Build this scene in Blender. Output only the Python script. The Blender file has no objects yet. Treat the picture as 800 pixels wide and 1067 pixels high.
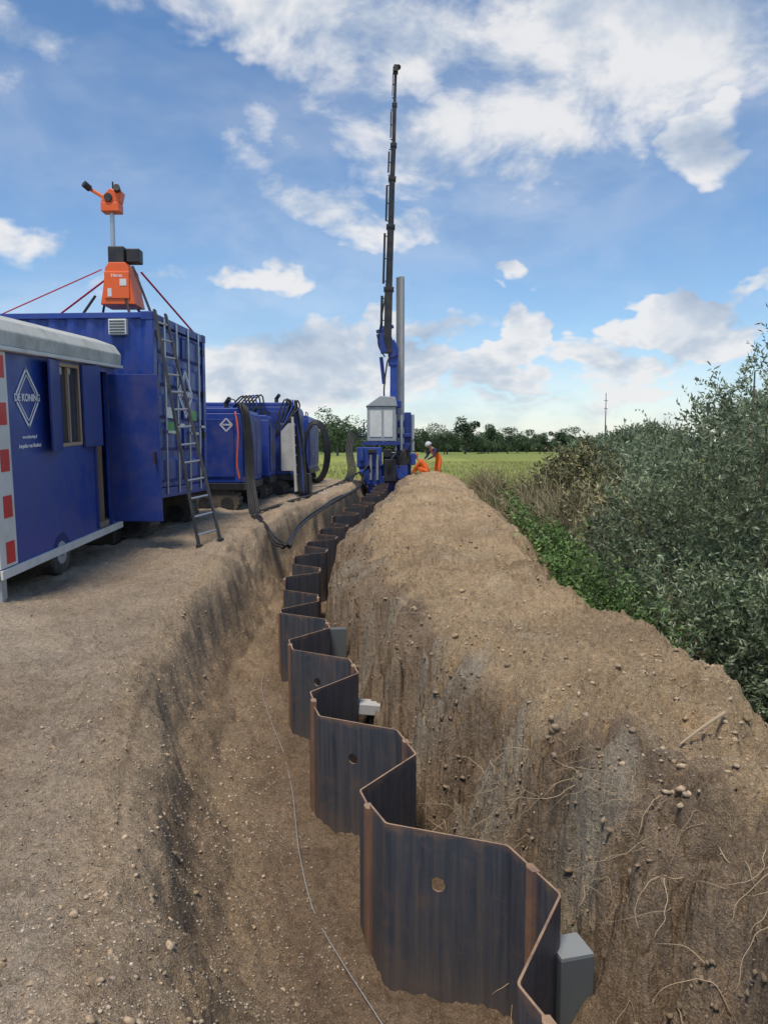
import bpy, bmesh, math, random
import numpy as np
from mathutils import Vector, Matrix
random.seed(7); rng=np.random.default_rng(11)
scene=bpy.context.scene
scene.view_settings.view_transform='Standard'
try: scene.view_settings.look='None'
except Exception: pass
scene.view_settings.exposure=0
COL=scene.collection
# ------------------------------------------------------------ noise
def _h(ix,iy,s):
    a=(ix.astype(np.int64)*374761393+iy.astype(np.int64)*668265263+s*982451653)&0xffffffff
    a=((a^(a>>13))*1274126177)&0xffffffff
    a=(a^(a>>16))&0xffffffff
    return a/4294967295.0
def vnoise(x,y,s=0):
    x=np.asarray(x,float);y=np.asarray(y,float)
    ix=np.floor(x);iy=np.floor(y);fx=x-ix;fy=y-iy
    fx=fx*fx*fx*(fx*(fx*6-15)+10);fy=fy*fy*fy*(fy*(fy*6-15)+10)
    a=_h(ix,iy,s);b=_h(ix+1,iy,s);c=_h(ix,iy+1,s);d=_h(ix+1,iy+1,s)
    return ((a*(1-fx)+b*fx)*(1-fy)+(c*(1-fx)+d*fx)*fy)*2-1
def fbm(x,y,o=4,s=0,g=.5):
    t=0;a=1;n=0
    for i in range(o):
        t=t+a*vnoise(x*(2.03**i)*.94+y*(2.03**i)*.34+i*17.3,y*(2.03**i)*.94-x*(2.03**i)*.34-i*9.1,s+i);n+=a;a*=g
    return t/n
def worley(x,y,s=0):
    x=np.asarray(x,float);y=np.asarray(y,float);ix=np.floor(x);iy=np.floor(y)
    f1=np.full(x.shape,9.);f2=np.full(x.shape,9.);hh=np.zeros(x.shape)
    for i in (-1,0,1):
        for j in (-1,0,1):
            cx=ix+i+_h(ix+i,iy+j,s);cy=iy+j+_h(ix+i,iy+j,s+1);d=np.hypot(cx-x,cy-y)
            m=d<f1;f2=np.where(m,f1,np.minimum(f2,d));hh=np.where(m,_h(ix+i,iy+j,s+2),hh);f1=np.where(m,d,f1)
    return np.clip((f2-f1)*2.6,0,1)**.6*(.35+.65*hh)
def sm(t):
    t=np.clip(t,0,1);return t*t*(3-2*t)
# ------------------------------------------------------------ terrain
CY=[-3,0,1.5,2.23,2.9,3.5,4.22,4.94,5.7,6.34,7.64,9,10.6,12.2,14.4,18,22.5,28,40]
CX=[2.6,1.5,.92,.62,.35,.125,-.08,-.263,-.45,-.58,-.85,-1.0,-1.08,-1.05,-.92,-.52,-.17,0,.9]
def cxf(y): return np.interp(y,CY,CX)
def edgef(y): return np.interp(y,[0,3.8,5,6,9,12,34],[2.10,1.93,1.80,1.62,1.75,1.95,2.8])
def terrain(x,y):
    x=np.asarray(x,float);y=np.asarray(y,float)
    n=x-cxf(y)
    far=sm((y-29)/5)
    w=fbm(x*1.3,y*1.3,3,3)*.20+fbm(x*5,y*5,4,9)*.08
    near=sm((16-y)/6)
    wk1=worley(n*9+fbm(x*6,y*6,2,90)*.6,y*5.2+fbm(x*6,y*6,2,91)*.6,201)*near
    wk2=worley(n*24,y*14+fbm(x*9,y*9,2,92)*.5,211)*sm((9-y)/4)
    wl=fbm(x*1.1,y*.9,3,3)*.16+fbm(x*5,y*5,4,9)*.05+(wk1-.4)*.02+(wk2-.4)*.01
    nl=n+wl*np.where(n<-.35,1,0)
    rw=sm((n-.2)/.2)
    nr=n+(w*1.2+fbm(x*2.6,y*2.6,3,77)*.14+(wk1-.4)*.15+(wk2-.4)*.06)*rw
    zl=np.interp(y,[-3,3,6,8.5,11,15,25,40],[0,0,.08,.16,.28,.40,.48,.25])
    zb=np.interp(y,[-3,3,5,8,12,20,28,40],[.10,.16,.18,.22,.34,.46,.56,.25])
    zf=np.interp(y,[0,6,12,20,28],[-.78,-.76,-.66,-.45,-.35])
    cr=np.interp(y,[0,2,3.2,5.4,8,12,30],[-1.68,-1.50,-1.38,-1.26,-1.05,-.95,-.9])
    to=np.interp(y,[0,3,4.3,6.5,10,30],[-.92,-.85,-.82,-.68,-.55,-.45])
    tl=np.clip((to-nl)/(to-cr),0,1)
    tls=.55*tl+.27*sm((tl-.40)/.4)+.18*sm(tl)
    zleft=zf+(zl-zf)*tls
    zleft=zleft+.10*sm((to+.35-nl)/.45)*(1-tl)+.08*np.exp(-((nl-cr+.16)/.2)**2)*(.6+fbm(x*1.5,y*1.5,2,88))*sm((20-y)/6)
    cr2=np.interp(y,[0,3,6,12,30],[.74,.78,.70,.58,.54])
    tr=np.clip((nr-.28)/(cr2-.28),0,1)
    ledge=.52*sm(tr/.62)+.26*sm((tr-.5)/.4)+.22*tr
    e=edgef(y)+fbm(y*1.1,y*0+3.3,3,21)*.26+fbm(y*4,x*2,3,23)*.09
    mid_=(cxf(y)+.6+e)/2;hw=(e-cxf(y)-.6)/2+.25
    crown=np.clip(1-((x-mid_)/hw)**2,-.5,1)*.17
    zright=zf+(zb-.10-zf)*ledge+crown*sm((nr-.45)/.4)+.05*sm((nr-cr2+.1)/.6)
    z=np.where(n<0,zleft,zright)
    dz=np.clip((x-e)*.9,0,1.85)
    z=z-dz+1.6*sm((x-e-4.5)/2.5)
    for (ax,ay,aa,ar) in [(1.66,5.1,.17,.28),(1.80,4.1,.11,.32),(1.45,6.3,.13,.28),(1.38,7.8,.16,.36),(1.55,9.6,.20,.45),(1.15,3.5,.09,.28),(.55,8.5,.12,.45),(.9,12.5,.17,.6),(1.8,13.5,.17,.5),(.2,6.6,.11,.33),(.6,5.2,.10,.28),(.0,10.5,.14,.45),(1.2,17,.22,.9),(1.6,2.9,.08,.28),(1.05,4.5,.09,.25),(.9,6.9,.10,.3),(.76,2.58,.40,.17),(.3,14,.16,.5),(1.5,11.3,.14,.4)]:
        z=z+aa*np.exp(-(((x-ax)/ar)**2+((y-ay)/(ar*1.3))**2))
    flat=.15*sm((y-29)/8)
    z=z*(1-far)+flat*far*0.6
    face_r=sm((nr-.25)/.15)*sm((1.15-nr)/.35)*(1-far)
    face_l=np.clip(tl*(1-tl)*4,0,1)*(n<0)*(1-far)
    heap=sm((n-.5)/.3)*sm((e+1.5-x)/.6)*(1-far)
    floor=((n>to)&(n<.35))*(1-far)
    bil2=1-2*np.abs(fbm(x*13,y*13,4,37,.6))
    z=z+face_r*(fbm(x*3,y*3,3,31)*.06+bil2*.045-.03)
    z=z+face_l*(fbm(x*7,y*7,4,41)*.05+bil2*.018)
    bil3=1-2*np.abs(fbm(x*3.1,y*3.1,4,57))
    wh=worley(x*6.5+fbm(x*5,y*5,2,93)*.7,y*6.5+fbm(x*5,y*5,2,94)*.7,221)
    wh2=worley(x*15+fbm(x*8,y*8,2,96)*.7,y*15+fbm(x*8,y*8,2,97)*.7,231)*sm((12-y)/5)
    patch=sm(fbm(x*1.7,y*1.7,2,95)*2+.5)
    z=z+heap*(fbm(x*1.5,y*1.5,3,50)*.13+(bil3-.5)*.06+(wh-.3)*.065*patch+(wh2-.3)*.025*patch+fbm(x*12,y*12,5,53,.65)*.06)
    z=z+floor*(fbm(x*6,y*6,4,61)*.05+fbm(x*24,y*24,3,62,.6)*.022)
    bank=((n<cr))*(1-far)
    rut=np.cos((x+.25*np.sin(y*.35))*5.2)*.02+np.cos((x*1.0+y*.06)*11)*.008
    z=z+bank*(rut+fbm(x*2.5,y*1.2,4,71)*.045+fbm(x*14,y*12,4,73,.62)*.032+np.maximum(0,fbm(x*36,y*36,2,75)-.12)*.03)
    z=z+far*fbm(x*.05,y*.05,2,81)*.12
    return z
def hz(x,y): return float(terrain(np.array([x]),np.array([y]))[0])
def raycast(px,py,tmax=60):
    v=(py-533.5)/801;X=(px-400)/801;a=.0828+.9966*v;b_=.9966-.0828*v
    t=np.linspace(1,tmax,6000);x=t*X;y=t*b_;z=1.6-t*a;h=terrain(x,y);i=np.argmax(z<h)
    return float(x[i]),float(y[i]),float(h[i])
def new_mesh(name,verts,faces,smooth=False):
    me=bpy.data.meshes.new(name)
    verts=np.asarray(verts,dtype=np.float32);faces=np.asarray(faces,dtype=np.int32)
    k=faces.shape[1]
    me.vertices.add(len(verts));me.vertices.foreach_set('co',verts.ravel())
    me.loops.add(faces.size);me.loops.foreach_set('vertex_index',faces.ravel())
    me.polygons.add(len(faces));me.polygons.foreach_set('loop_start',np.arange(0,faces.size,k,dtype=np.int32))
    try: me.polygons.foreach_set('loop_total',np.full(len(faces),k,dtype=np.int32))
    except Exception: pass
    me.update(calc_edges=True)
    if smooth: me.polygons.foreach_set('use_smooth',np.ones(len(faces),dtype=bool))
    me.validate();return me
def link(name,me,parent=None,mat=None):
    o=bpy.data.objects.new(name,me);COL.objects.link(o)
    if parent: o.parent=parent
    if mat is not None and me is not None and len(me.materials)==0: me.materials.append(mat)
    return o
def tag(o,label,cat,group=None,kind=None):
    o['label']=label;o['category']=cat
    if group:o['group']=group
    if kind:o['kind']=kind
    return o
# ------------------------------------------------------------ materials
def newmat(name):
    m=bpy.data.materials.new(name);m.use_nodes=True;nt=m.node_tree
    return m,nt,nt.nodes['Principled BSDF']
def mixc(nt,f,a,b,blend='MIX'):
    n=nt.nodes.new('ShaderNodeMix');n.data_type='RGBA';n.blend_type=blend
    for s,v in ((0,f),(6,a),(7,b)):
        if isinstance(v,(int,float)): n.inputs[s].default_value=v
        elif isinstance(v,tuple): n.inputs[s].default_value=(*v,1) if len(v)==3 else v
        else: nt.links.new(v,n.inputs[s])
    return n.outputs[2]
def ramp(nt,f,stops):
    n=nt.nodes.new('ShaderNodeValToRGB');e=n.color_ramp.elements
    while len(e)<len(stops): e.new(.5)
    for i,(p,c) in enumerate(stops):
        e[i].position=p;e[i].color=(*c,1) if len(c)==3 else c
    nt.links.new(f,n.inputs[0]);return n.outputs[0]
def noise(nt,vec,scale,detail=4,rough=.55,dist=0):
    n=nt.nodes.new('ShaderNodeTexNoise');n.inputs['Scale'].default_value=scale;n.inputs['Detail'].default_value=detail
    n.inputs['Roughness'].default_value=rough;n.inputs['Distortion'].default_value=dist
    if vec is not None: nt.links.new(vec,n.inputs['Vector'])
    return n.outputs['Fac']
def mapping(nt,vec,scale):
    n=nt.nodes.new('ShaderNodeMapping');n.inputs['Scale'].default_value=scale;nt.links.new(vec,n.inputs['Vector']);return n.outputs[0]
def paint(name,c,rough=.45,metal=0,dirt=.35,dirtc=(.2,.15,.1),bump=.05,scale=3):
    m,nt,p=newmat(name)
    tc=nt.nodes.new('ShaderNodeTexCoord').outputs['Object']
    n1=noise(nt,tc,scale,4,.65);n2=noise(nt,mapping(nt,tc,(9,9,1.2)),2,2,.6)
    f=ramp(nt,n1,[(.45,(0,0,0)),(.8,(dirt,)*3)])
    f2=ramp(nt,n2,[(.5,(0,0,0)),(.8,(dirt*.7,)*3)])
    base=mixc(nt,f,c,dirtc);base=mixc(nt,f2,base,tuple(x*.5+y*.5 for x,y in zip(c,dirtc)))
    nt.links.new(base,p.inputs['Base Color'])
    r=ramp(nt,n1,[(.3,(rough*.8,)*3),(.8,(min(1,rough*1.5),)*3)]);nt.links.new(r,p.inputs['Roughness'])
    p.inputs['Metallic'].default_value=metal
    if bump>0:
        b=nt.nodes.new('ShaderNodeBump');b.inputs['Strength'].default_value=bump;b.inputs['Distance'].default_value=.02
        nt.links.new(n1,b.inputs['Height']);nt.links.new(b.outputs[0],p.inputs['Normal'])
    return m
BLUE=paint('blue_paint',(.013,.050,.28),.4,0,.25)
BLUE2=paint('dark_blue_paint',(.010,.034,.21),.45,0,.22)
WHITE=paint('white_paint',(.66,.66,.62),.5,0,.4,(.3,.27,.2))
ROOFW=paint('roof_sheet',(.52,.52,.47),.6,0,.75,(.2,.195,.14))
RED=paint('red_stripe',(.6,.02,.02),.45,0,.2)
GREEN=paint('green_sticker',(.08,.35,.08),.5,0,.2)
ORANGE=paint('orange_paint',(.80,.12,.014),.4,0,.25)
BLACK=paint('black_rubber',(.014,.014,.015),.55,0,.4,(.10,.08,.06))
TYRE=paint('dusty_tyre',(.03,.03,.03),.8,0,.8,(.2,.16,.12))
DARK=paint('dark_steel',(.03,.03,.033),.45,.4,.3)
GREY=paint('grey_cabinet',(.36,.38,.38),.5,.1,.4)
ALU=paint('aluminium',(.5,.5,.5),.35,.8,.2)
STEELP=paint('grey_pile_steel',(.44,.43,.41),.6,.0,.4,(.3,.22,.16))
WOOD=paint('interior_panel',(.40,.29,.19),.6,0,.3)
CONC=paint('pale_block',(.50,.49,.46),.8,0,.4)
CUT=paint('cut_steel',(.13,.145,.15),.5,.2,.5,(.13,.09,.065))
CUTT=paint('cut_steel_top',(.30,.32,.32),.5,.2,.4,(.2,.16,.12))
TEXTW=paint('white_lettering',(.78,.78,.78),.5,0,.05,bump=0)
GLASS,nt,p=newmat('window_glass');p.inputs['Base Color'].default_value=(.05,.055,.06,1);p.inputs['Roughness'].default_value=.08
STRAP=paint('red_strap',(.65,.02,.04),.6,0,.1,bump=0)
TRACK=paint('muddy_track',(.05,.045,.04),.8,0,.8,(.2,.15,.1))
SKIN=paint('skin',(.5,.28,.2),.6,0,.05,bump=0);HIVIS=paint('hivis_orange',(.95,.17,.02),.7,0,.1,bump=0);NAVY=paint('navy_cloth',(.02,.035,.09),.8,0,.1,bump=0)
ROOT=paint('root_bark',(.42,.31,.19),.8,0,.3,bump=0)
BARK=paint('bark',(.11,.09,.065),.9,0,.3,bump=0)
# pile steel
PILE,nt,p=newmat('pile_steel')
tcn=nt.nodes.new('ShaderNodeTexCoord');tc=tcn.outputs['Object']
oi=nt.nodes.new('ShaderNodeObjectInfo')
addv=nt.nodes.new('ShaderNodeVectorMath');addv.operation='ADD';nt.links.new(tc,addv.inputs[0]);nt.links.new(oi.outputs['Random'],addv.inputs[1])
a=noise(nt,mapping(nt,addv.outputs[0],(18,18,.7)),1.6,5,.68,.3)
b=noise(nt,addv.outputs[0],6,6,.74)
c1=ramp(nt,a,[(.28,(.030,.034,.044)),(.50,(.058,.062,.074)),(.64,(.090,.080,.076)),(.84,(.19,.11,.065))])
c2=ramp(nt,b,[(.52,(0,0,0)),(.76,(.6,)*3)])
c=mixc(nt,c2,c1,(.15,.09,.06))
ge=nt.nodes.new('ShaderNodeNewGeometry');sx=nt.nodes.new('ShaderNodeSeparateXYZ');nt.links.new(ge.outputs['Normal'],sx.inputs[0])
top=ramp(nt,sx.outputs[2],[(.5,(0,0,0)),(.7,(1,1,1))])
so=nt.nodes.new('ShaderNodeSeparateXYZ');nt.links.new(tc,so.inputs[0])
def near(v,w_):
    s=nt.nodes.new('ShaderNodeMath');s.operation='SUBTRACT';nt.links.new(so.outputs[0],s.inputs[0]);s.inputs[1].default_value=v
    q=nt.nodes.new('ShaderNodeMath');q.operation='ABSOLUTE';nt.links.new(s.outputs[0],q.inputs[0])
    m=nt.nodes.new('ShaderNodeMapRange');nt.links.new(q.outputs[0],m.inputs[0]);m.inputs[1].default_value=w_;m.inputs[2].default_value=w_*.3;return m.outputs[0]
def mx2(a_,b_):
    m=nt.nodes.new('ShaderNodeMath');m.operation='MAXIMUM';nt.links.new(a_,m.inputs[0]);nt.links.new(b_,m.inputs[1]);return m.outputs[0]
nr_=mx2(mx2(near(0,.05),near(.74,.05)),near(1.48,.05))
mu=nt.nodes.new('ShaderNodeMath');mu.operation='MULTIPLY';nt.links.new(nr_,mu.inputs[0]);nt.links.new(b,mu.inputs[1])
c=mixc(nt,mu.outputs[0],c,(.36,.17,.075))
ad=nt.nodes.new('ShaderNodeMath');ad.operation='MULTIPLY_ADD';nt.links.new(b,ad.inputs[0]);ad.inputs[1].default_value=.2;nt.links.new(so.outputs[2],ad.inputs[2])
mr=nt.nodes.new('ShaderNodeMapRange');nt.links.new(ad.outputs[0],mr.inputs[0]);mr.inputs[1].default_value=.07;mr.inputs[2].default_value=.115
rim=ramp(nt,mr.outputs[0],[(.0,(0,0,0)),(1,(.5,)*3)])
c=mixc(nt,rim,c,(.28,.15,.075))
mr2=nt.nodes.new('ShaderNodeMapRange');nt.links.new(ad.outputs[0],mr2.inputs[0]);mr2.inputs[1].default_value=-.42;mr2.inputs[2].default_value=-.70
mud=ramp(nt,mr2.outputs[0],[(0,(0,0,0)),(1,(.5,)*3)])
c=mixc(nt,mud,c,(.15,.11,.08))
topc=ramp(nt,b,[(.35,(.22,.13,.08)),(.6,(.42,.27,.16))])
c=mixc(nt,top,c,topc)
nt.links.new(c,p.inputs['Base Color']);p.inputs['Metallic'].default_value=.1
nt.links.new(ramp(nt,b,[(.3,(.38,)*3),(.7,(.72,)*3)]),p.inputs['Roughness'])
bp=nt.nodes.new('ShaderNodeBump');bp.inputs['Strength'].default_value=.25;bp.inputs['Distance'].default_value=.01;nt.links.new(b,bp.inputs['Height']);nt.links.new(bp.outputs[0],p.inputs['Normal'])
# ground
GROUND,nt,p=newmat('earth')
at=nt.nodes.new('ShaderNodeAttribute');at.attribute_name='soil'
pos=nt.nodes.new('ShaderNodeNewGeometry').outputs['Position']
g1=noise(nt,pos,2.2,4,.7);g2=noise(nt,pos,30,5,.78);g3=noise(nt,pos,170,1,.7)
k=mixc(nt,1,at.outputs['Color'],ramp(nt,g1,[(.3,(.78,.76,.74)),(.5,(1,1,1)),(.7,(1.2,1.18,1.15))]),'MULTIPLY')
k=mixc(nt,.8,k,ramp(nt,g2,[(.3,(.52,.50,.47)),(.5,(1,1,1)),(.72,(1.42,1.4,1.35))]),'MULTIPLY')
k=mixc(nt,.8,k,ramp(nt,g3,[(.3,(.55,.55,.55)),(.5,(1,1,1)),(.7,(1.5,1.48,1.45))]),'MULTIPLY')
nt.links.new(k,p.inputs['Base Color']);p.inputs['Roughness'].default_value=.95
p.inputs['Specular IOR Level'].default_value=.1
b1=nt.nodes.new('ShaderNodeBump');b1.inputs['Strength'].default_value=1.0;b1.inputs['Distance'].default_value=.05;nt.links.new(g2,b1.inputs['Height'])
nt.links.new(b1.outputs[0],p.inputs['Normal'])
def islandmat(name,cols,rough=.7,trans=0,nscale=1.5,nlo=.6,nhi=1.3):
    m,nt,p=newmat(name)
    g=nt.nodes.new('ShaderNodeNewGeometry')
    c=ramp(nt,g.outputs['Random Per Island'],cols)
    n=noise(nt,g.outputs['Position'],nscale,2)
    c=mixc(nt,1,c,ramp(nt,n,[(.35,(nlo,)*3),(.65,(nhi,)*3)]),'MULTIPLY')
    nt.links.new(c,p.inputs['Base Color']);p.inputs['Roughness'].default_value=rough;p.inputs['Specular IOR Level'].default_value=.25
    if trans>0:
        t=nt.nodes.new('ShaderNodeBsdfTranslucent');nt.links.new(c,t.inputs['Color'])
        mx=nt.nodes.new('ShaderNodeMixShader');mx.inputs[0].default_value=trans
        nt.links.new(p.outputs[0],mx.inputs[1]);nt.links.new(t.outputs[0],mx.inputs[2])
        nt.links.new(mx.outputs[0],nt.nodes['Material Output'].inputs[0])
    return m
WILLOW=islandmat('willow_leaves',[(0,(.11,.15,.07)),(.5,(.23,.28,.155)),(.85,(.34,.39,.25)),(1,(.48,.51,.37))],.5,.3,1.1,.6,1.3)
SCRUB=islandmat('scrub_leaves',[(0,(.10,.11,.045)),(.5,(.21,.20,.09)),(1,(.36,.31,.17))],.6,0,1.1,.65,1.25)
HERB=islandmat('herb_leaves',[(0,(.04,.09,.02)),(.6,(.10,.18,.045)),(1,(.20,.28,.09))],.6)
REED=islandmat('reed_blades',[(0,(.14,.13,.06)),(.5,(.28,.23,.13)),(1,(.46,.37,.23))],.8)
GRASS=islandmat('grass_blades',[(0,(.10,.14,.04)),(.6,(.22,.25,.085)),(1,(.38,.36,.16))],.8)
TREEL=islandmat('tree_leaves',[(0,(.05,.085,.042)),(.6,(.08,.12,.06)),(1,(.12,.165,.085))],.8,0,.15)
STONE=islandmat('stones',[(0,(.24,.19,.14)),(.5,(.38,.31,.23)),(.9,(.46,.39,.30)),(1,(.62,.57,.5))],.9)
CLOD=islandmat('soil_clods',[(0,(.31,.225,.14)),(.5,(.40,.295,.19)),(1,(.46,.35,.235))],1,0,60)
CLODG=islandmat('brown_soil_clods',[(0,(.18,.13,.085)),(.5,(.255,.19,.125)),(1,(.33,.255,.175))],1,0,40,.7,1.2)
# ------------------------------------------------------------ ground mesh
def grow(start,step,rate,lim):
    o=[];v=start
    while v<lim: v+=step;step*=rate;o.append(v)
    return o
xs=np.arange(-2.4,2.5,.0135)
left=[-v for v in grow(2.4,.018,1.028,1200)];right=grow(xs[-1],.018,1.028,1200)
xs=np.concatenate([left[::-1],xs,right])
ys=[-6,-4,-3,-2,-1]+list(np.arange(-.5,1.3,.1));v=1.32
while v<42: ys.append(v);v+=max(.0115,.0055*v)
while v<2500: ys.append(v);v*=1.06
ys=np.array(ys)
XX,YY=np.meshgrid(xs,ys);ZZ=terrain(XX,YY)
nx=len(xs);ny=len(ys)
idx=np.arange(nx*ny).reshape(ny,nx)
F=np.stack([idx[:-1,:-1],idx[:-1,1:],idx[1:,1:],idx[1:,:-1]],-1).reshape(-1,4)
me=new_mesh('ground',np.stack([XX,YY,ZZ],-1).reshape(-1,3),F,True)
n=XX-cxf(YY)
def col(c): return np.array(c)[None,None,:]
def lerp(a,b,t): return a*(1-t[...,None])+b*t[...,None]
cr=np.interp(YY,[0,2,3.2,5.4,8,12,30],[-1.68,-1.50,-1.38,-1.26,-1.05,-.95,-.9])
C=np.broadcast_to(col((.41,.32,.23)),XX.shape+(3,)).copy()
C=lerp(C,col((.50,.41,.31)),sm(fbm(XX*.9,YY*.5,3,101)*1.3+.3)*.6)
C=lerp(C,col((.33,.245,.165)),sm(fbm(XX*1.4,YY*.7,4,103)*2-.1)*.5)
C=lerp(C,col((.44,.33,.22)),sm((n-cr+.25)/.2))
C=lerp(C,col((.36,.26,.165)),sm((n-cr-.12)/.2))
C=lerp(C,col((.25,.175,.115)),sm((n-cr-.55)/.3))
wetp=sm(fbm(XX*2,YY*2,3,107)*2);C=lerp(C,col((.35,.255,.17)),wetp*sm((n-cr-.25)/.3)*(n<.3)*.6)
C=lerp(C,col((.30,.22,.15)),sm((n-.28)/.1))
gp=sm(fbm(XX*2.3,YY*2.3,3,111)*2.2+.05);C=lerp(C,col((.37,.32,.245)),gp*sm((n-.33)/.1)*.75)
gq=sm(fbm(XX*4.3,YY*4.3,3,113)*2.5-.3);C=lerp(C,col((.18,.135,.095)),gq*sm((n-.33)/.1)*.7)
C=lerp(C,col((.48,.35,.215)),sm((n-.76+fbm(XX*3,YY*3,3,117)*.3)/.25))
C=lerp(C,col((.34,.245,.155)),sm(fbm(XX*1.6,YY*1.6,4,119)*2)*sm((n-.8)/.3)*.6)
C=lerp(C,col((.55,.44,.305)),sm(fbm(XX*2.6,YY*2.6,3,120)*2-.5)*sm((n-.8)/.3)*.5)
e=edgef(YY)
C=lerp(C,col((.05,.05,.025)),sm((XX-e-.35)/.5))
mead=col((.29,.31,.085))*(1+.25*fbm(XX*.03,YY*.12,3,121))[...,None]
C=lerp(C,mead,sm((YY-31+fbm(XX*.5,YY*.5,2,5)*2)/3))
C=lerp(C,mead*.8,sm((XX-e-7)/2))
C=lerp(C,col((.16,.19,.06)),sm((-13-XX)/4))
C=lerp(C,col((.19,.25,.08)),sm((YY-90)/60)*.5)
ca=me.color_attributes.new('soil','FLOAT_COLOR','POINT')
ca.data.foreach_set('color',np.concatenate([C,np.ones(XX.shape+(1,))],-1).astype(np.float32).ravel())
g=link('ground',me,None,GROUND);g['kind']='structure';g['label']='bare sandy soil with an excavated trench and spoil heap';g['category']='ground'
# ------------------------------------------------------------ builder
SPLIT={'red_stripe','hydraulic_cylinder','leg','foot','rung','locking_bar','handle','hinge','corner_casting','road_wheel','lifting_handle','access_panel','label_plate','camera','sill_rail','cabinet_door','chuck'}
class B:
    def __init__(s): s.v=[];s.f=[]
    def add(s,vs,fs):
        o=len(s.v);s.v+= [tuple(v) for v in vs];s.f+=[tuple(i+o for i in f) for f in fs];return s
    def box(s,x0,x1,y0,y1,z0,z1,M=None):
        vs=[Vector((x,y,z)) for z in (z0,z1) for y in (y0,y1) for x in (x0,x1)]
        if M is not None: vs=[M@v for v in vs]
        return s.add(vs,[(0,2,3,1),(4,5,7,6),(0,1,5,4),(2,6,7,3),(0,4,6,2),(1,3,7,5)])
    def beam(s,p0,p1,w,h=None,w1=None):
        p0=Vector(p0);p1=Vector(p1);h=h or w;w1=w1 or w;d=(p1-p0).normalized()
        up=Vector((0,0,1)) if abs(d.z)<.95 else Vector((0,1,0))
        a=d.cross(up).normalized();b=a.cross(d)
        vs=[]
        for p,k in ((p0,1),(p1,w1/w)):
            for i,j in ((-1,-1),(1,-1),(1,1),(-1,1)): vs.append(p+a*i*w/2*k+b*j*h/2*k)
        return s.add(vs,[(0,3,2,1),(4,5,6,7),(0,1,5,4),(1,2,6,5),(2,3,7,6),(3,0,4,7)])
    def tube(s,pts,r,seg=8,smooth=True,n=6):
        pts=[Vector(p) for p in pts]
        if smooth and len(pts)>2:
            q=[];P=[pts[0]]+pts+[pts[-1]]
            for i in range(1,len(P)-2):
                for k in range(n):
                    t=k/n;a,b,c,d=P[i-1],P[i],P[i+1],P[i+2]
                    q.append(.5*((2*b)+(c-a)*t+(2*a-5*b+4*c-d)*t*t+(-a+3*b-3*c+d)*t**3))
            q.append(pts[-1]);pts=q
        rr=r if isinstance(r,(list,tuple)) else [r,r]
        vs=[];m=len(pts);nrm=None
        for i,p in enumerate(pts):
            d=(pts[min(i+1,m-1)]-pts[max(i-1,0)])
            d=d.normalized() if d.length>1e-9 else Vector((0,0,1))
            if nrm is None: nrm=d.orthogonal().normalized()
            nrm=(nrm-d*nrm.dot(d));nrm=nrm.normalized() if nrm.length>1e-6 else d.orthogonal().normalized()
            bb=d.cross(nrm);R=rr[0]+(rr[-1]-rr[0])*i/max(1,m-1)
            for k in range(seg):
                an=2*math.pi*k/seg;vs.append(p+nrm*math.cos(an)*R+bb*math.sin(an)*R)
        fs=[]
        for i in range(m-1):
            for k in range(seg):
                fs.append((i*seg+k,i*seg+(k+1)%seg,(i+1)*seg+(k+1)%seg,(i+1)*seg+k))
        fs.append(tuple(range(seg))[::-1]);fs.append(tuple((m-1)*seg+k for k in range(seg)))
        return s.add(vs,fs)
    def cyl(s,p0,p1,r,r1=None,seg=20): return s.tube([p0,p1],[r,r if r1 is None else r1],seg,False)
    def prism(s,poly,axis,a,b):
        m=len(poly)
        def mk(u,v,w):
            return (w,u,v) if axis=='x' else ((u,w,v) if axis=='y' else (u,v,w))
        vs=[mk(u,v,a) for u,v in poly]+[mk(u,v,b) for u,v in poly]
        fs=[tuple(range(m)),tuple(range(m,2*m))[::-1]]+[(i,(i+1)%m,(i+1)%m+m,i+m) for i in range(m)]
        return s.add(vs,fs)
    def obj(s,name,mat,parent=None,bevel=0,smooth=False,loc=None,label=None):
        if name in SPLIT and parent is not None:
            par=list(range(len(s.v)))
            def fd(i):
                while par[i]!=i: par[i]=par[par[i]];i=par[i]
                return i
            for f in s.f:
                for j in f[1:]:
                    a,c=fd(f[0]),fd(j)
                    if a!=c: par[c]=a
            groups={}
            for f in s.f: groups.setdefault(fd(f[0]),[]).append(f)
            if len(groups)>1:
                o=None
                for fs in groups.values():
                    ids=sorted({i for f in fs for i in f});mp={i:k for k,i in enumerate(ids)}
                    q=B();q.add([s.v[i] for i in ids],[tuple(mp[i] for i in f) for f in fs])
                    o=q._obj(name,mat,parent,bevel,smooth,loc,label)
                return o
        return s._obj(name,mat,parent,bevel,smooth,loc,label)
    def _obj(s,name,mat,parent=None,bevel=0,smooth=False,loc=None,label=None):
        off=Vector(loc) if loc is not None else (parent.location.copy() if parent else Vector((0,0,0)))
        if parent is not None and parent.parent is not None and loc is None: off=parent.location+parent.parent.location
        me=bpy.data.meshes.new(name);me.from_pydata([tuple(Vector(v)-off) for v in s.v],[],s.f)
        bm=bmesh.new();bm.from_mesh(me);bmesh.ops.recalc_face_normals(bm,faces=bm.faces);bm.to_mesh(me);bm.free()
        me.materials.append(mat)
        if smooth: me.polygons.foreach_set('use_smooth',[len(p.vertices)<=4 for p in me.polygons])
        o=bpy.data.objects.new(name,me);COL.objects.link(o)
        if parent: o.parent=parent
        elif loc is not None: o.location=off
        if bevel:
            md=o.modifiers.new('b','BEVEL');md.width=bevel;md.segments=2;md.limit_method='ANGLE'
        if label:o['label']=label
        return o
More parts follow.
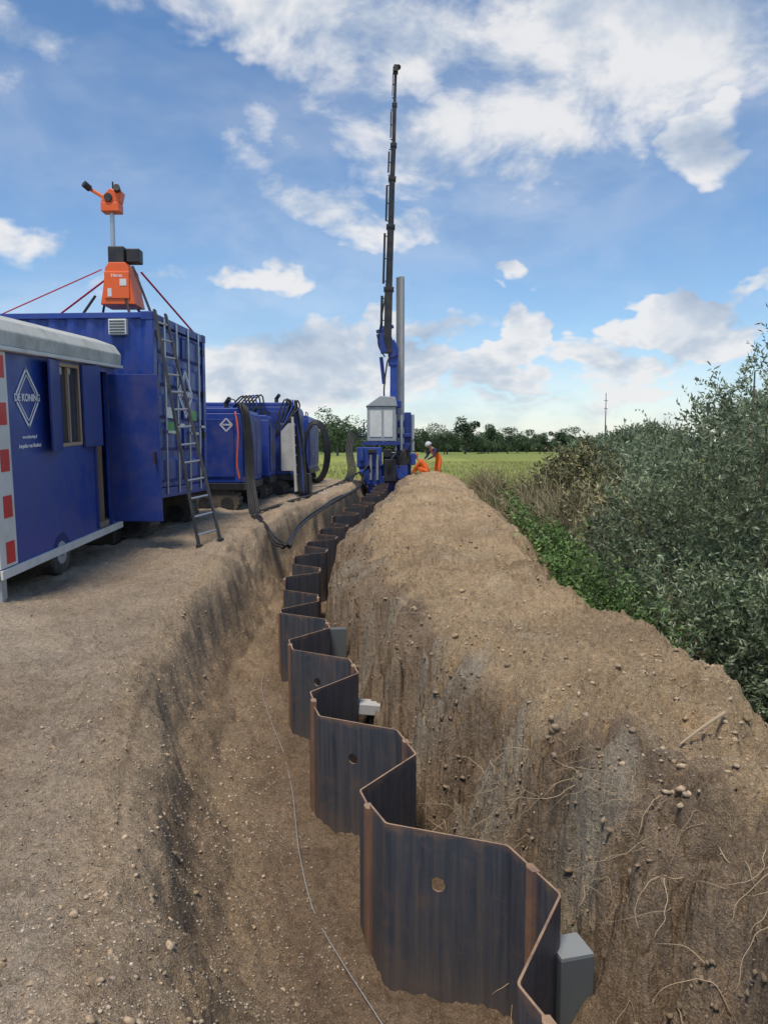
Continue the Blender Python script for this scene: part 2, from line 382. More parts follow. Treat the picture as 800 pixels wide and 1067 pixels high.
def thing(name,loc,label,cat,group=None,rot=0):
    o=bpy.data.objects.new(name,None);COL.objects.link(o);o.location=loc;o.rotation_euler=(0,0,rot);o.empty_display_size=.2
    return tag(o,label,cat,group)
def text(s,size,M,parent,mat=TEXTW,name='lettering',bold=.025):
    cu=bpy.data.curves.new(name,'FONT');cu.body=s;cu.size=size;cu.align_x='CENTER';cu.align_y='CENTER';cu.extrude=.001;cu.offset=size*bold
    t=bpy.data.objects.new('tmp',cu);COL.objects.link(t)
    bpy.context.view_layer.update()
    me=bpy.data.meshes.new_from_object(t.evaluated_get(bpy.context.evaluated_depsgraph_get()));bpy.data.objects.remove(t)
    me.name=name;me.transform(M);me.materials.clear();me.materials.append(mat)
    o=bpy.data.objects.new(name,me);COL.objects.link(o);o.parent=parent;return o
def MX(o,x,y):
    x=Vector(x).normalized();y=Vector(y).normalized();z=x.cross(y)
    return Matrix((( x.x,y.x,z.x,o[0]),(x.y,y.y,z.y,o[1]),(x.z,y.z,z.z,o[2]),(0,0,0,1)))
def logo(parent,c,x,size,name='logo'):
    M=MX(c,x,(0,0,1));b=B();w=size
    cor=[Vector((0,w,0)),Vector((w*.95,0,0)),Vector((0,-w,0)),Vector((-w*.95,0,0))]
    for k,th in ((1,.05),(.80,.025)):
        for i in range(4):
            p,q=cor[i]*k,cor[(i+1)%4]*k
            t0,t1=0,1
            if abs(p.y)<1e-6: t0=.17/k
            if abs(q.y)<1e-6: t1=1-.17/k
            A=p.lerp(q,t0);D=p.lerp(q,t1)
            d=(D-A).normalized();nn=Vector((-d.y,d.x,0))*size*th;ex=d*size*.03
            b.add([M@(A+nn-ex),M@(D+nn+ex),M@(D-nn+ex),M@(A-nn-ex)],[(0,1,2,3)])
    o=b.obj(name,TEXTW,None,loc=(0,0,0));o.location=(0,0,0);o.parent=parent
    text('DE KONING',size*.35,M,parent,bold=.035)
    return o
# ------------------------------------------------------------ sheet piles
prof=[(0,.2),(.19,.2),(.55,-.2),(.93,-.2),(1.29,.2),(1.48,.2)]
def offset(pl,t):
    out=[];m=len(pl)
    for i in range(m):
        def nrm(a,b):
            dx,dy=b[0]-a[0],b[1]-a[1];l=math.hypot(dx,dy);return (-dy/l,dx/l)
        n1=nrm(pl[i-1],pl[i]) if i>0 else nrm(pl[0],pl[1]);n2=nrm(pl[i],pl[i+1]) if i<m-1 else n1
        bx,by=n1[0]+n2[0],n1[1]+n2[1];l=bx*bx+by*by;out.append((pl[i][0]+2*t*bx/l,pl[i][1]+2*t*by/l))
    return out
def rnd(pl,r=.018):
    o=[pl[0]]
    for i in range(1,len(pl)-1):
        a,b,c=[Vector((*q,0)) for q in pl[i-1:i+2]]
        p=b+(a-b).normalized()*r;q=b+(c-b).normalized()*r
        for t in (0,.33,.67,1): 
            m=(p*(1-t)**2+b*2*t*(1-t)+q*t*t);o.append((m.x,m.y))
    o.append(pl[-1]);return o
pr=rnd(prof);poly=offset(pr,.0045)+offset(pr,-.0045)[::-1]
b=B()
m_=len(poly);h_=m_//2
vs=[(x,y,0) for x,y in poly]+[(x,y,-2.2) for x,y in poly]
fs=[(i,(i+1)%m_,(i+1)%m_+m_,i+m_) for i in range(m_)]
fs+=[(i,m_-1-i,m_-2-i,i+1) for i in range(h_-1)]+[(i+m_,m_-1-i+m_,m_-2-i+m_,i+1+m_) for i in range(h_-1)]
b.add(vs,fs)
po=b.obj('sheet_pile',PILE,None,loc=(0,0,0))
cb=B();c0=Vector((1.13,0.02,-.23));d=Vector((-.4,.36,0)).normalized();cb.cyl(c0-d*.1,c0+d*.1,.032,seg=28)
co=cb.obj('cutter',PILE,None,loc=(0,0,0))
md=po.modifiers.new('x','BOOLEAN');md.object=co;md.operation='DIFFERENCE';md.solver='EXACT'
bpy.context.view_layer.update()
pm=bpy.data.meshes.new_from_object(po.evaluated_get(bpy.context.evaluated_depsgraph_get()))
bpy.data.objects.remove(po);bpy.data.objects.remove(co)
bm=bmesh.new();bm.from_mesh(pm)
ib=B()
for s_,n_ in ((.012,.2),(.74,-.2)):
    ib.prism([(s_-.034,n_-.014),(s_+.030,n_-.017),(s_+.038,n_+.006),(s_+.012,n_+.021),(s_-.026,n_+.017)],'z',.002,-2.2)
tmp=bpy.data.meshes.new('t');tmp.from_pydata(ib.v,[],ib.f);bm.from_mesh(tmp);bmesh.ops.recalc_face_normals(bm,faces=bm.faces);bm.to_mesh(pm);bm.free()
pm.name='sheet_pile';pm.materials.clear();pm.materials.append(PILE)
def curve_step(y0,L,sgn=1):
    lo,hi=y0,y0+sgn*L*1.3
    x0=float(cxf(y0))
    for _ in range(40):
        mid=(lo+hi)/2
        if math.hypot(mid-y0,float(cxf(mid))-x0)<L: lo=mid
        else: hi=mid
    return lo
stations=[3.5]
for _ in range(2): stations.insert(0,curve_step(stations[0],1.48,-1))
while stations[-1]<26.3: stations.append(curve_step(stations[-1],1.48))
random.seed(5)
def pz(y): return float(np.interp(y,[0,8,12,18,28],[-.05,-.04,.12,.32,.42]))
for i in range(len(stations)-1):
    y0,y1=stations[i],stations[i+1];x0,x1=float(cxf(y0)),float(cxf(y1))
    o=bpy.data.objects.new('sheet_pile',pm);COL.objects.link(o)
    z=pz(y0)+random.uniform(-.02,.015)
    if i in (5,8,9,12): z-=.05
    o.location=(x0,y0,z);o.rotation_euler=(random.uniform(-.008,.008),random.uniform(-.006,.006),math.atan2(y1-y0,x1-x0))
    lb='rusty steel sheet pile with round lifting hole standing in the trench' if i<8 else 'rusty steel sheet pile driven into the trench floor'
    tag(o,lb,'sheet pile','sheet piles driven in a zigzag wall')
def simple(name,bld,mat,loc,label,cat,bevel=0,group=None):
    o=bld.obj(name,mat,None,bevel,loc=loc);return tag(o,label,cat,group)
b=B()
M=Matrix.Translation((.685,2.70,0))@Matrix.Rotation(.25,4,'Z')
b.box(-.066,.066,-.066,.066,-1.0,-.24,M)
ps=simple('steel_post',b,CUT,(.70,2.70,-.8),'short grey square steel stub beside the sheet piles','post',.004)
b=B();b.box(-.064,.064,-.064,.064,-.239,-.232,M);cp=b.obj('cap',CUTT,None,loc=(.70,2.70,-.8));cp.location=(0,0,0);cp.parent=ps
x_,y_,z_=raycast(390,737)
b=B();M=Matrix.Translation((x_,y_,z_+.01))@Matrix.Rotation(.1,4,'Z')@Matrix.Rotation(.12,4,'Y');b.box(-.12,.12,-.07,.07,-.06,.02,M)
simple('concrete_block',b,CONC,(x_,y_,z_+.04),'pale flat block lying behind the sheet piles','block',.006)
b=B();M=Matrix.Translation((-.47,7.25,-.12))@Matrix.Rotation(.1,4,'Z');b.box(-.11,.11,-.035,.035,-.5,.0,M);simple('steel_plate',b,CUT,(-.47,7.25,-.3),'small grey plate standing behind the sheet piles','plate',.004)
b=B();pts=[]
for y in np.arange(1.8,8,.4):
    x=float(cxf(y))-.36-.05*math.sin(y*2);pts.append((x,y,hz(x,y)+.03+.02*math.sin(y*3)))
b.tube(pts,.0022,6);simple('guide_rope',b,GREY,pts[4],'thin rope lying along the foot of the sheet piles','rope')
# ------------------------------------------------------------ stones, clods, roots
def ico(sub):
    bm=bmesh.new();bmesh.ops.create_icosphere(bm,subdivisions=sub,radius=1)
    v=np.array([q.co[:] for q in bm.verts]);f=np.array([[w.index for w in p_.verts] for p_ in bm.faces]);bm.free();return v,f
def rocks(name,P,S,sub,mat,label,cat,jit=.25,sink=.3,flat=.75):
    v,f=ico(sub);n=len(P)
    jv=v[None]*(1+rng.uniform(-jit,jit,(n,len(v),1)))
    jv=jv+rng.uniform(-jit*.6,jit*.6,jv.shape)
    ang=rng.uniform(0,6.28,n);c,s=np.cos(ang),np.sin(ang)
    sc=S[:,None]*rng.uniform(.5,1.3,(n,3))*np.array([1,1,flat])
    jv=jv*sc[:,None,:]
    x=jv[...,0]*c[:,None]-jv[...,1]*s[:,None];y=jv[...,0]*s[:,None]+jv[...,1]*c[:,None]
    V=np.stack([x,y,jv[...,2]],-1)+P[:,None,:]
    V[...,2]+=(S*(.5-sink))[:,None]
    Fc=(f[None]+np.arange(n)[:,None,None]*len(v)).reshape(-1,3)
    o=link(name,new_mesh(name,V.reshape(-1,3),Fc,False),None,mat);tag(o,label,cat,None,'stuff');return o
n_=12000;y=1.4*(9/1.4)**rng.uniform(0,1,n_);x=-.2-np.abs(rng.normal(0,.45,n_))*y
nn=x-cxf(y);ok=(nn<-.3);x,y=x[ok],y[ok]
rocks('gravel',np.stack([x,y,terrain(x,y)],-1),np.minimum(rng.gamma(1.5,.0012,len(x))+.0015,.012),1,STONE,'small pebbles scattered over the bare soil','gravel',.2,.45)
n_=5000;y=1.4*(9/1.4)**rng.uniform(0,1,n_);nn=rng.uniform(-1.2,-.3,n_);x=cxf(y)+nn
rocks('gravel',np.stack([x,y,terrain(x,y)],-1),np.minimum(rng.gamma(1.5,.0016,n_)+.0015,.013),1,STONE,'loose stones lying on the trench floor','gravel',.2,.45)
n_=8000;y=1.5*(14/1.5)**rng.uniform(0,1,n_);nn=rng.normal(.55,.2,n_);k=(nn>.3)&(vnoise(cxf(y)*5+nn*5,y*5,4)>-.3);y=y[k];nn=nn[k];x=cxf(y)+nn
rocks('soil_clods',np.stack([x,y,terrain(x,y)],-1),np.minimum(rng.gamma(1.1,.0038,len(x))+.002,.026),1,CLODG,'crumbled clods of brown soil on the trench side','clods',.32,.5)
n_=8000;y=1.8*(22/1.8)**rng.uniform(0,1,n_);x=rng.uniform(cxf(y)+.7,edgef(y)+.5);k=vnoise(x*3,y*3,14)>-.2;x,y=x[k],y[k]
rocks('soil_clods',np.stack([x,y,terrain(x,y)],-1),np.minimum(rng.gamma(1.0,.0042,len(x))+.002,.03)*(1+y*.05),1,CLOD,'loose sandy crumbs on top of the spoil heap','clods',.32,.5,.6)
n_=4500;y=1.5*(18/1.5)**rng.uniform(0,1,n_);x=cxf(y)+rng.uniform(-1.8,-.6,n_)
rocks('soil_clods',np.stack([x,y,terrain(x,y)],-1),np.minimum(rng.gamma(1.0,.0035,n_)+.002,.022),1,CLOD,'soil crumbs on the trench shoulder','clods',.32,.5)
b=B();random.seed(3)
for i in range(120):
    y=random.uniform(1.9,4.2) if i<90 else random.uniform(4.2,9);nn=random.uniform(.38,.80);x=float(cxf(y))+nn;z=hz(x,y)
    p_=Vector((x,y,z-.01));d=Vector((random.uniform(-1,-.1),random.uniform(-1,.8),random.uniform(-.5,.6))).normalized();pts=[p_.copy()]
    for k in range(random.randint(4,10)):
        d=(d+Vector((random.uniform(-.5,.4),random.uniform(-.5,.5),random.uniform(-.55,.3)))).normalized();p_=p_+d*random.uniform(.02,.05)
        p_.z=max(p_.z,hz(p_.x,p_.y)+.008);pts.append(p_.copy())
    r=random.uniform(.0009,.0026);b.tube(pts,[r,r*.4],5,True,3)
o=b.obj('exposed_roots',ROOT,None,loc=(1,2.5,0),smooth=True);tag(o,'thin torn plant roots hanging out of the trench side','roots',None,'stuff')
b=B();s0=raycast(708,778);s1=raycast(754,752);mid=((s0[0]+s1[0])/2,(s0[1]+s1[1])/2);b.tube([(s0[0],s0[1],s0[2]+.01),(mid[0],mid[1],max(hz(*mid),(s0[2]+s1[2])/2)+.03),(s1[0],s1[1],s1[2]+.04)],[.005,.010],8)
b.tube([(mid[0],mid[1],hz(*mid)+.03),(mid[0]-.05,mid[1]+.08,hz(*mid)+.04)],[.004,.002],6)
simple('stick',b,ROOT,mid+(s0[2],),'pale broken stick lying on the spoil heap','stick')
# ------------------------------------------------------------ vegetation
def leaves(P,D,L,W):
    n=len(P);r=rng.normal(size=(n,3));s=np.cross(D,r);s/=np.linalg.norm(s,axis=1,keepdims=True)+1e-9
    c=P+D*L[:,None];mid=P+D*(L*.45)[:,None]
    V=np.stack([P,mid+s*W[:,None]/2,c,mid-s*W[:,None]/2],1).reshape(-1,3)
    return V,np.arange(4*n).reshape(-1,4)
def unit(a): return a/(np.linalg.norm(a,axis=-1,keepdims=True)+1e-9)
def bush(loc,blobs,ntw,nl,label,seed,L=.06,W=.014,up=.5,lmax=.34,nm='willow_bush',mat=None,thr=-.45):
    global rng
    rng=np.random.default_rng(seed)
    root=thing(nm,loc,label,'bush','bushes along the ditch')
    bb=B();random.seed(seed)
    wt=np.array([q[3]*q[4]*q[5] for q in blobs])**.7;wt/=wt.sum()
    which=rng.choice(len(blobs),ntw,p=wt);Q=np.array(blobs)[which]
    d=unit(rng.normal(size=(ntw,3)));d[:,2]=np.where(d[:,2]<0,d[:,2]*.6,d[:,2])
    r=rng.uniform(.35,1,ntw)**.34
    P=Q[:,:3]+d*r[:,None]*Q[:,3:]
    keep=(vnoise(P[:,0]*2.6+seed,P[:,2]*2.6+P[:,1]*1.7,seed)>thr);P=P[keep];d=d[keep];n=len(P)
    T=unit(d*.75+np.array([0,0,up])+rng.normal(size=(n,3))*.3)
    ln=rng.uniform(.12,lmax,n);ln=np.where(rng.uniform(size=n)<.07,ln*1.7,ln)
    t=(np.arange(nl)+.5)/nl
    bend=rng.normal(size=(n,3))*.1
    PP=P[:,None,:]+T[:,None,:]*(ln[:,None]*t[None])[...,None]+bend[:,None,:]*(t**2)[None,:,None]
    LD=unit(T[:,None,:]*.6+rng.normal(size=(n,nl,3))*.6)
    P2=PP.reshape(-1,3);D2=LD.reshape(-1,3);m=len(P2)
    V,Fc=leaves(P2,D2,rng.uniform(.6,1.3,m)*L,rng.uniform(.7,1.3,m)*W)
    link('crown',new_mesh('crown',V,Fc),root,mat or WILLOW)
    for q in blobs:
        for k in range(5):
            e_=Vector((q[0]+random.uniform(-.7,.7)*q[3],q[1]+random.uniform(-.7,.7)*q[4],q[2]+random.uniform(.1,.8)*q[5]))
            s0=Vector((random.uniform(-.3,.3),random.uniform(-.3,.3),-.1))
            mid=s0.lerp(e_,.5)+Vector((random.uniform(-.15,.15),random.uniform(-.15,.15),.15))
            bb.tube([s0,mid,e_],[.03,.008],6,True,4)
    pk=rng.choice(n,min(n,500),replace=False)
    for i in pk: bb.tube([P[i]-T[i]*.1,P[i]+T[i]*ln[i]*.5,P[i]+T[i]*ln[i]+bend[i]],[.004,.0012],3,False)
    bb.obj('stem',BARK,root,loc=(0,0,0))
    return root
bush((3.95,7.6,-1.4),[(-.95,.0,1.85,.85,1.0,.95),(-.2,0,2.45,1.05,1.1,1.2),(.75,.3,3.0,1.15,1.2,1.3),(-1.1,-.4,1.1,.75,.9,.8),(.1,-.8,1.5,1.1,.9,1.1),(1.5,-.2,1.6,1.2,1,1.4),(-.3,-1.1,1.0,.8,.7,.7),(.7,-1.3,1.0,1.0,.8,.8)],10000,22,'large rounded silvery green willow bush beside the spoil heap',21,.060,.018,thr=-.38)
bush((5.8,11.4,-1.3),[(-.9,0,1.4,.8,1,.95),(.2,0,2.0,1.0,1.1,1.1),(1.3,.5,2.5,1.1,1.2,1.2)],2200,18,'willow bush growing in the ditch',22,.075,.021)
bush((5.2,5.2,-1.5),[(-.5,.3,1.4,.8,.9,.9),(.4,0,2.0,1.0,1,1.2)],2000,20,'willow bush at the edge of the spoil heap',23)
bush((7.2,17.5,-1.3),[(-1.1,0,1.7,.9,1.3,1.2),(1.6,0,2.5,1.3,1.5,1.3)],1500,14,'rounded bush further along the ditch',24,.12,.035)
bush((9.4,25.0,-.6),[(-1.6,0,1.5,1.3,2,1.2),(2.4,0,2.2,1.6,2,1.4)],1200,14,'rounded bush standing further along the ditch',25,.17,.05)
bush((11.6,36.0,-.1),[(-1.8,0,1.0,1.5,2,1.1),(.8,0,1.5,2,2,1.2)],1200,14,'dark bush at the edge of the meadow',26,.2,.06)
for i,(bx_,by_,s_) in enumerate([(3.3,11.2,.8),(3.9,14.5,.9),(4.0,19.5,.8),(5.2,21.5,1.2)]):
    bush((bx_,by_,-1.1+.02*by_),[(0,0,1.0*s_,.6*s_,.7*s_,.75*s_),(.5*s_,.3,1.4*s_,.6*s_,.7*s_,.65*s_),(-.4*s_,-.3,.8*s_,.5*s_,.6*s_,.6*s_)],700,14,'low brownish green scrub bush beside the ditch',60+i,.06+.004*by_,.016+.0015*by_,.7,.4,'scrub_bush',SCRUB,-.3)
rng=np.random.default_rng(99)
cents=[];random.seed(31)
for k in range(130):
    y=6.6*(15/6.6)**random.random();x=float(edgef(y))+random.uniform(.3,1.9);cents.append((x,y,random.uniform(.5,1.4),random.uniform(.25,.85)))
n_=46000;i=rng.integers(0,len(cents),n_);c=np.array(cents)[i];x=c[:,0]+rng.normal(size=n_)*.17*c[:,2];y=c[:,1]+rng.normal(size=n_)*.2*c[:,2];hh=c[:,3]
z=terrain(x,y)+rng.uniform(0,1,n_)**.8*hh
V,Fc=leaves(np.stack([x,y,z],-1),unit(rng.normal(size=(n_,3))+np.array([0,0,.2])),rng.uniform(.4,1.2,n_)*.06*(.6+y/14),rng.uniform(.6,1.3,n_)*.022*(.6+y/14))
tag(link('ditch_weeds',new_mesh('ditch_weeds',V,Fc),None,HERB),'leafy green nettles and weeds on the ditch slope','weeds',None,'stuff')
def blades(name,x,y,H_,W_,mat,label,cat,lean=.3):
    n=len(x);z=terrain(x,y)-.03;P=np.stack([x,y,z],-1)
    D=unit(np.array([0,0,1.])+rng.normal(size=(n,3))*lean*np.array([1,1,.1]));s=unit(np.cross(D,rng.normal(size=(n,3))))
    m=P+D*(H_*.55)[:,None];tip=P+D*H_[:,None]+np.stack([rng.normal(size=n),rng.normal(size=n),-np.abs(rng.normal(size=n))*.5],-1)*(H_*.22)[:,None]
    w=W_[:,None]/2
    V=np.stack([P-s*w,P+s*w,m+s*w*.8,m-s*w*.8,tip+s*w*.12,tip-s*w*.12],1).reshape(-1,3)
    i=np.arange(n)[:,None]*6;Fc=np.concatenate([i+np.array([0,1,2,3]),i+np.array([3,2,4,5])])
    return tag(link(name,new_mesh(name,V,Fc),None,mat),label,cat,None,'stuff')
n_=12000;y=5.5*(32/5.5)**rng.uniform(0,1,n_);x=edgef(y)+rng.uniform(.3,4.5,n_);k=vnoise(x*1.6,y*1.3,18)>.0;x,y=x[k],y[k]
blades('ditch_grass',x,y,rng.uniform(.15,.55,len(x)),.006+.0007*y,GRASS,'long grass on the ditch bank','grass',.4)
n_=26000;y=9.5*(30/9.5)**rng.uniform(0,1,n_);x=edgef(y)+.7+np.abs(rng.normal(0,1.4,n_))
k=vnoise(x*1.3,y*.9,8)>-.12;x,y=x[k],y[k]
hv=1+.45*vnoise(x*1.3,y*.9,28)
blades('dry_reeds',x,y,rng.uniform(.7,2.0,len(x))*np.clip((x-edgef(y))/1.3,.35,1.05)*hv,.004+.0006*y,REED,'dry tan reeds and dead stalks along the ditch','reeds',.28)
n_=14000;y=33+rng.uniform(0,1,n_)**1.5*50;x=rng.uniform(-.3,.75,n_)*y
blades('meadow_grass',x,y,rng.uniform(.12,.35,n_),.01+.0005*y,GRASS,'tufts of yellow green meadow grass','grass',.4)
def tree_mesh(seed,h,w,n):
    r=np.random.default_rng(seed);nb=14
    c=r.normal(size=(nb,3))*np.array([w*.24,w*.24,h*.17])+np.array([0,0,h*.58]);rad=r.uniform(.13,.24,nb)*w*1.1
    i=r.integers(0,nb,n);P=c[i]+unit(r.normal(size=(n,3)))*(rad[i]*r.uniform(.6,1.05,n))[:,None]
    D=unit(r.normal(size=(n,3)));L=r.uniform(.5,1.2,n)*h*.05
    s=unit(np.cross(D,r.normal(size=(n,3))))
    V=np.stack([P,P+D*(L*.5)[:,None]+s*(L*.35)[:,None],P+D*L[:,None],P+D*(L*.5)[:,None]-s*(L*.35)[:,None]],1).reshape(-1,3)
    me=new_mesh('crown',V,np.arange(4*n).reshape(-1,4));me.materials.append(TREEL)
    b=B();b.tube([(0,0,-.3),(0.1,0,h*.3),(0,.1,h*.65)],[h*.028,h*.01],8)
    for q in c[:6]: b.tube([(0,0,h*.35),tuple((q+np.array([0,0,h*.4]))/2),tuple(q)],[h*.012,h*.004],5)
    t=b.obj('trunk',BARK,None,loc=(0,0,0));tm=t.data;bpy.data.objects.remove(t);return me,tm
TM=[tree_mesh(50+i,10,w,3200) for i,w in enumerate((9,7.5,10.5,6))]
random.seed(12)
spots=[(-9.0,150,7.5),(-13,170,7),(21,200,9.5),(31,230,8.5),(11,200,6.5)]
for i in range(52):
    y=random.uniform(190,300);px=random.choice([random.uniform(325,378),random.uniform(428,620),random.uniform(428,620),random.uniform(600,820)])
    spots.append(((px-400)/801*y,y,random.uniform(4.5,7.5)*y/240))
for (x,y,h) in spots:
    s=h/10;e_=thing('tree',(x,y,hz(x,y)),'dark green broadleaf tree at the edge of the meadow','tree','trees along the horizon',random.uniform(0,6.28));e_.scale=(s*1.25,s*1.25,s)
    cm,tm=random.choice(TM)
    link('crown',cm,e_);link('trunk',tm,e_)
n_=26000;x=rng.uniform(-170,330,n_);hm=2.6+1.6*fbm(x*.045,x*0,3,4)+1.0*fbm(x*.3,x*0,2,6);y=rng.uniform(300,312,n_);z=rng.uniform(0,1,n_)*np.maximum(hm,1.2)*1.5
V,Fc=leaves(np.stack([x,y,z],-1),unit(rng.normal(size=(n_,3))),rng.uniform(1,2.4,n_),rng.uniform(.8,1.8,n_))
tag(link('distant_wood',new_mesh('distant_wood',V,Fc),None,TREEL),'far dark tree line on the horizon','wood',None,'stuff')
b=B();mx=(629-400)/801*400
b.cyl((mx,400,0),(mx,400,30),.4,.15,8)
for zz in (22,26): b.beam((mx-1.0,400,zz),(mx+1.0,400,zz),.25)
simple('radio_mast',b,DARK,(mx,400,0),'thin distant radio mast above the trees','mast')
# ------------------------------------------------------------ site caravan
X0=-3.6;gx=hz(-3.8,8.6)
car=thing('site_caravan',(-4.7,8.8,gx),'blue site caravan with white roof and open door','caravan')
XB=-5.8;YA,YB=7.15,10.5;ZA,ZB=.42,2.55;t=.05
b=B()
b.box(X0-t,X0,YA,8.69,ZA,ZB);b.box(X0-t,X0,8.69,9.24,ZA,1.57);b.box(X0-t,X0,8.69,9.24,2.42,ZB);b.box(X0-t,X0,9.24,9.68,ZA,ZB)
b.box(X0-t,X0,9.68,10.2,2.42,ZB);b.box(X0-t,X0,10.2,YB,ZA,ZB)
b.box(XB,X0-t,YA,YA+t,ZA,ZB);b.box(XB,X0-t,YB-t,YB,ZA,ZB);b.box(XB,XB+t,YA+t,YB-t,ZA,ZB)
b.obj('wall',BLUE,car)
b=B();b.box(XB+t,X0-t,YA+t,YB-t,ZA,ZA+.08);b.box(XB+t,X0-.7,YB-t-.03,YB-t-.002,ZA+.08,ZB);b.box(XB+t+.002,XB+t+.03,YA+t,YB-t,ZA+.08,ZB)
b.box(X0-.9,X0-.12,10.22,10.24,ZA+.08,ZB-.05)
b.obj('interior_lining',WOOD,car)
b=B();poly=[(XB-.07,ZB-.02),(X0+.07,ZB-.02),(X0+.08,ZB+.12),(X0+.0,ZB+.24),(X0-.25,ZB+.33),(-4.7,ZB+.40),(XB+.25,ZB+.33),(XB,ZB+.24),(XB-.08,ZB+.12)]
b.prism(poly,'y',YA-.08,YB+.08);b.obj('roof',ROOFW,car,.015)
b=B();b.box(X0-.02,X0+.095,YA-.09,YB+.09,ZB-.06,ZB-.022);b.obj('roof_gutter',WHITE,car,.006)
b=B();b.box(X0+.001,X0+.03,YA,YB,ZA-.07,ZA+.02);b.box(XB,X0,YA-.02,YA,ZA-.07,ZA+.02);b.obj('sill_rail',WHITE,car,.005)
b=B();b.box(X0+.002,X0+.014,YA,YA+.34,ZA+.03,ZB-.065);w_=b.obj('marker_board',WHITE,car,.002)
b=B()
for i in range(5):
    zz=ZA+.06+i*.44;b.box(X0+.015,X0+.018,YA+.12,YA+.29,zz,zz+.21)
b.obj('red_stripe',RED,w_)
b=B();b.box(X0-.03,X0+.012,8.65,8.69,1.53,2.46);b.box(X0-.03,X0+.012,9.24,9.28,1.53,2.46);b.box(X0-.03,X0+.012,8.69,9.24,1.53,1.57);b.box(X0-.03,X0+.012,8.69,9.24,2.42,2.46);b.box(X0-.03,X0+.005,8.95,8.98,1.57,2.42)
win=b.obj('window',WOOD,car,.004)
b=B();b.box(X0-.035,X0-.03,8.69,9.24,1.57,2.42);b.obj('pane',GLASS,win)
for (hy,dy_) in ((8.64,-.42),(9.29,.37)):
    b=B()
    o0=X0+.015;tip=X0+.09
    b.add([(o0,hy,1.5),(o0+.03,hy,1.5),(tip+.03,hy+dy_,1.5),(tip,hy+dy_,1.5),(o0,hy,2.47),(o0+.03,hy,2.47),(tip+.03,hy+dy_,2.47),(tip,hy+dy_,2.47)],[(0,1,2,3),(4,5,6,7),(0,1,5,4),(1,2,6,5),(2,3,7,6),(3,0,4,7)])
    sh=b.obj('shutter',BLUE2,car,.006)
b=B();b.box(X0+.01,X0+.66,10.2,10.24,.47,2.40);dr=b.obj('door',BLUE2,car,.004)
b=B();b.box(X0+.585,X0+.61,10.15,10.2,1.25,1.40);b.obj('handle',DARK,dr,.002)
b=B();b.box(X0-.0,X0+.025,9.64,9.68,.46,2.46);b.box(X0,X0+.025,9.68,10.2,2.42,2.46);b.obj('door_frame',BLUE2,car,.003)
L=car.location.copy()
logo(car,(X0+.006-L.x,7.92-L.y,2.06-L.z),(0,1,0),.29)
text('Ampelier van Boukast',.056,MX((X0+.006-L.x,7.92-L.y,1.58-L.z),(0,1,0),(0,0,1)),car)
text('www.dekoning.nl',.046,MX((X0+.006-L.x,7.92-L.y,1.67-L.z),(0,1,0),(0,0,1)),car)
def wheel(parent,c,r,w,ax=(1,0,0),mat2=GREY):
    c=Vector(c);a=Vector(ax)
    b=B();b.cyl(c-a*w/2,c+a*w/2,r,seg=32);ty=b.obj('wheel',TYRE,parent,.03)
    b=B();b.cyl(c+a*w*.5,c+a*w*.53,r*.5,r*.46,seg=24);b.cyl(c+a*w*.5,c+a*w*.62,r*.14,seg=12);b.obj('rim',mat2,ty)
wheel(car,(X0-.10,8.55,hz(X0,8.55)+.14),.26,.2,mat2=GREY)
b=B();b.box(X0-.5,X0-.4,YA,YB+.6,.3,.42);b.box(XB+.4,XB+.5,YA,YB,.3,.42);b.beam((X0-.5,8.55,gx+.15),(XB+.2,8.55,gx+.15),.07);b.obj('chassis',DARK,car)
b=B();b.box(X0-.12,X0+.0,YA+.02,YA+.12,hz(X0,YA+.05)-.10,ZA-.075);b.obj('support_leg',GREY,car,.004)
car.rotation_euler=(math.radians(2.8),0,0);car.location.z+=.09
b=B();gz=hz(X0-.5,10.9)
b.box(X0-.75,X0-.15,10.65,10.95,gz-.02,gz+.28);simple('battery_crate',b,DARK,(X0-.45,10.8,gz),'dark crate standing under the caravan end','crate',.02)
# ------------------------------------------------------------ crawler track helper
def crawler(parent,x0,x1,y0,y1,z0,h):
    r=h/2;poly=[];a,c=x0,x1
    for k in range(9): an=math.pi/2+math.pi*k/8;poly.append((a+r+math.cos(an)*r,z0+r+math.sin(an)*r))
    for k in range(9): an=-math.pi/2+math.pi*k/8;poly.append((c-r+math.cos(an)*r,z0+r+math.sin(an)*r))
    b=B();lo,hi=y0,y1
    b.prism(poly,'y',lo,hi)
    peri=[];m=len(poly)
    for i in range(m):
        p,q=Vector((*poly[i],0)),Vector((*poly[(i+1)%m],0));l=(q-p).length;k=max(1,int(l/.13))
        for j in range(k): peri.append((p.lerp(q,(j+.5)/k),(q-p).normalized()))
    for p,d in peri:
        nn=Vector((d.y,-d.x,0));ctr=Vector(((a+c)/2,z0+r,0))
        if (p+nn*.01-ctr).length<(p-ctr).length: nn=-nn
        A=p-d*.03;Dd=p+d*.03;q=[A,Dd,Dd+nn*.03,A+nn*.03]
        b.prism([(v.x,v.y) for v in q],'y',lo-.004,hi+.004)
    tr=b.obj('crawler_track',TRACK,parent)
    b=B();k=5
    for i in range(k):
        u=a+r+(c-a-2*r)*i/(k-1)
        b.cyl((u,lo-.03,z0+r*.8),(u,lo+.05,z0+r*.8),r*.55,seg=16)
    b.obj('road_wheel',DARK,tr)
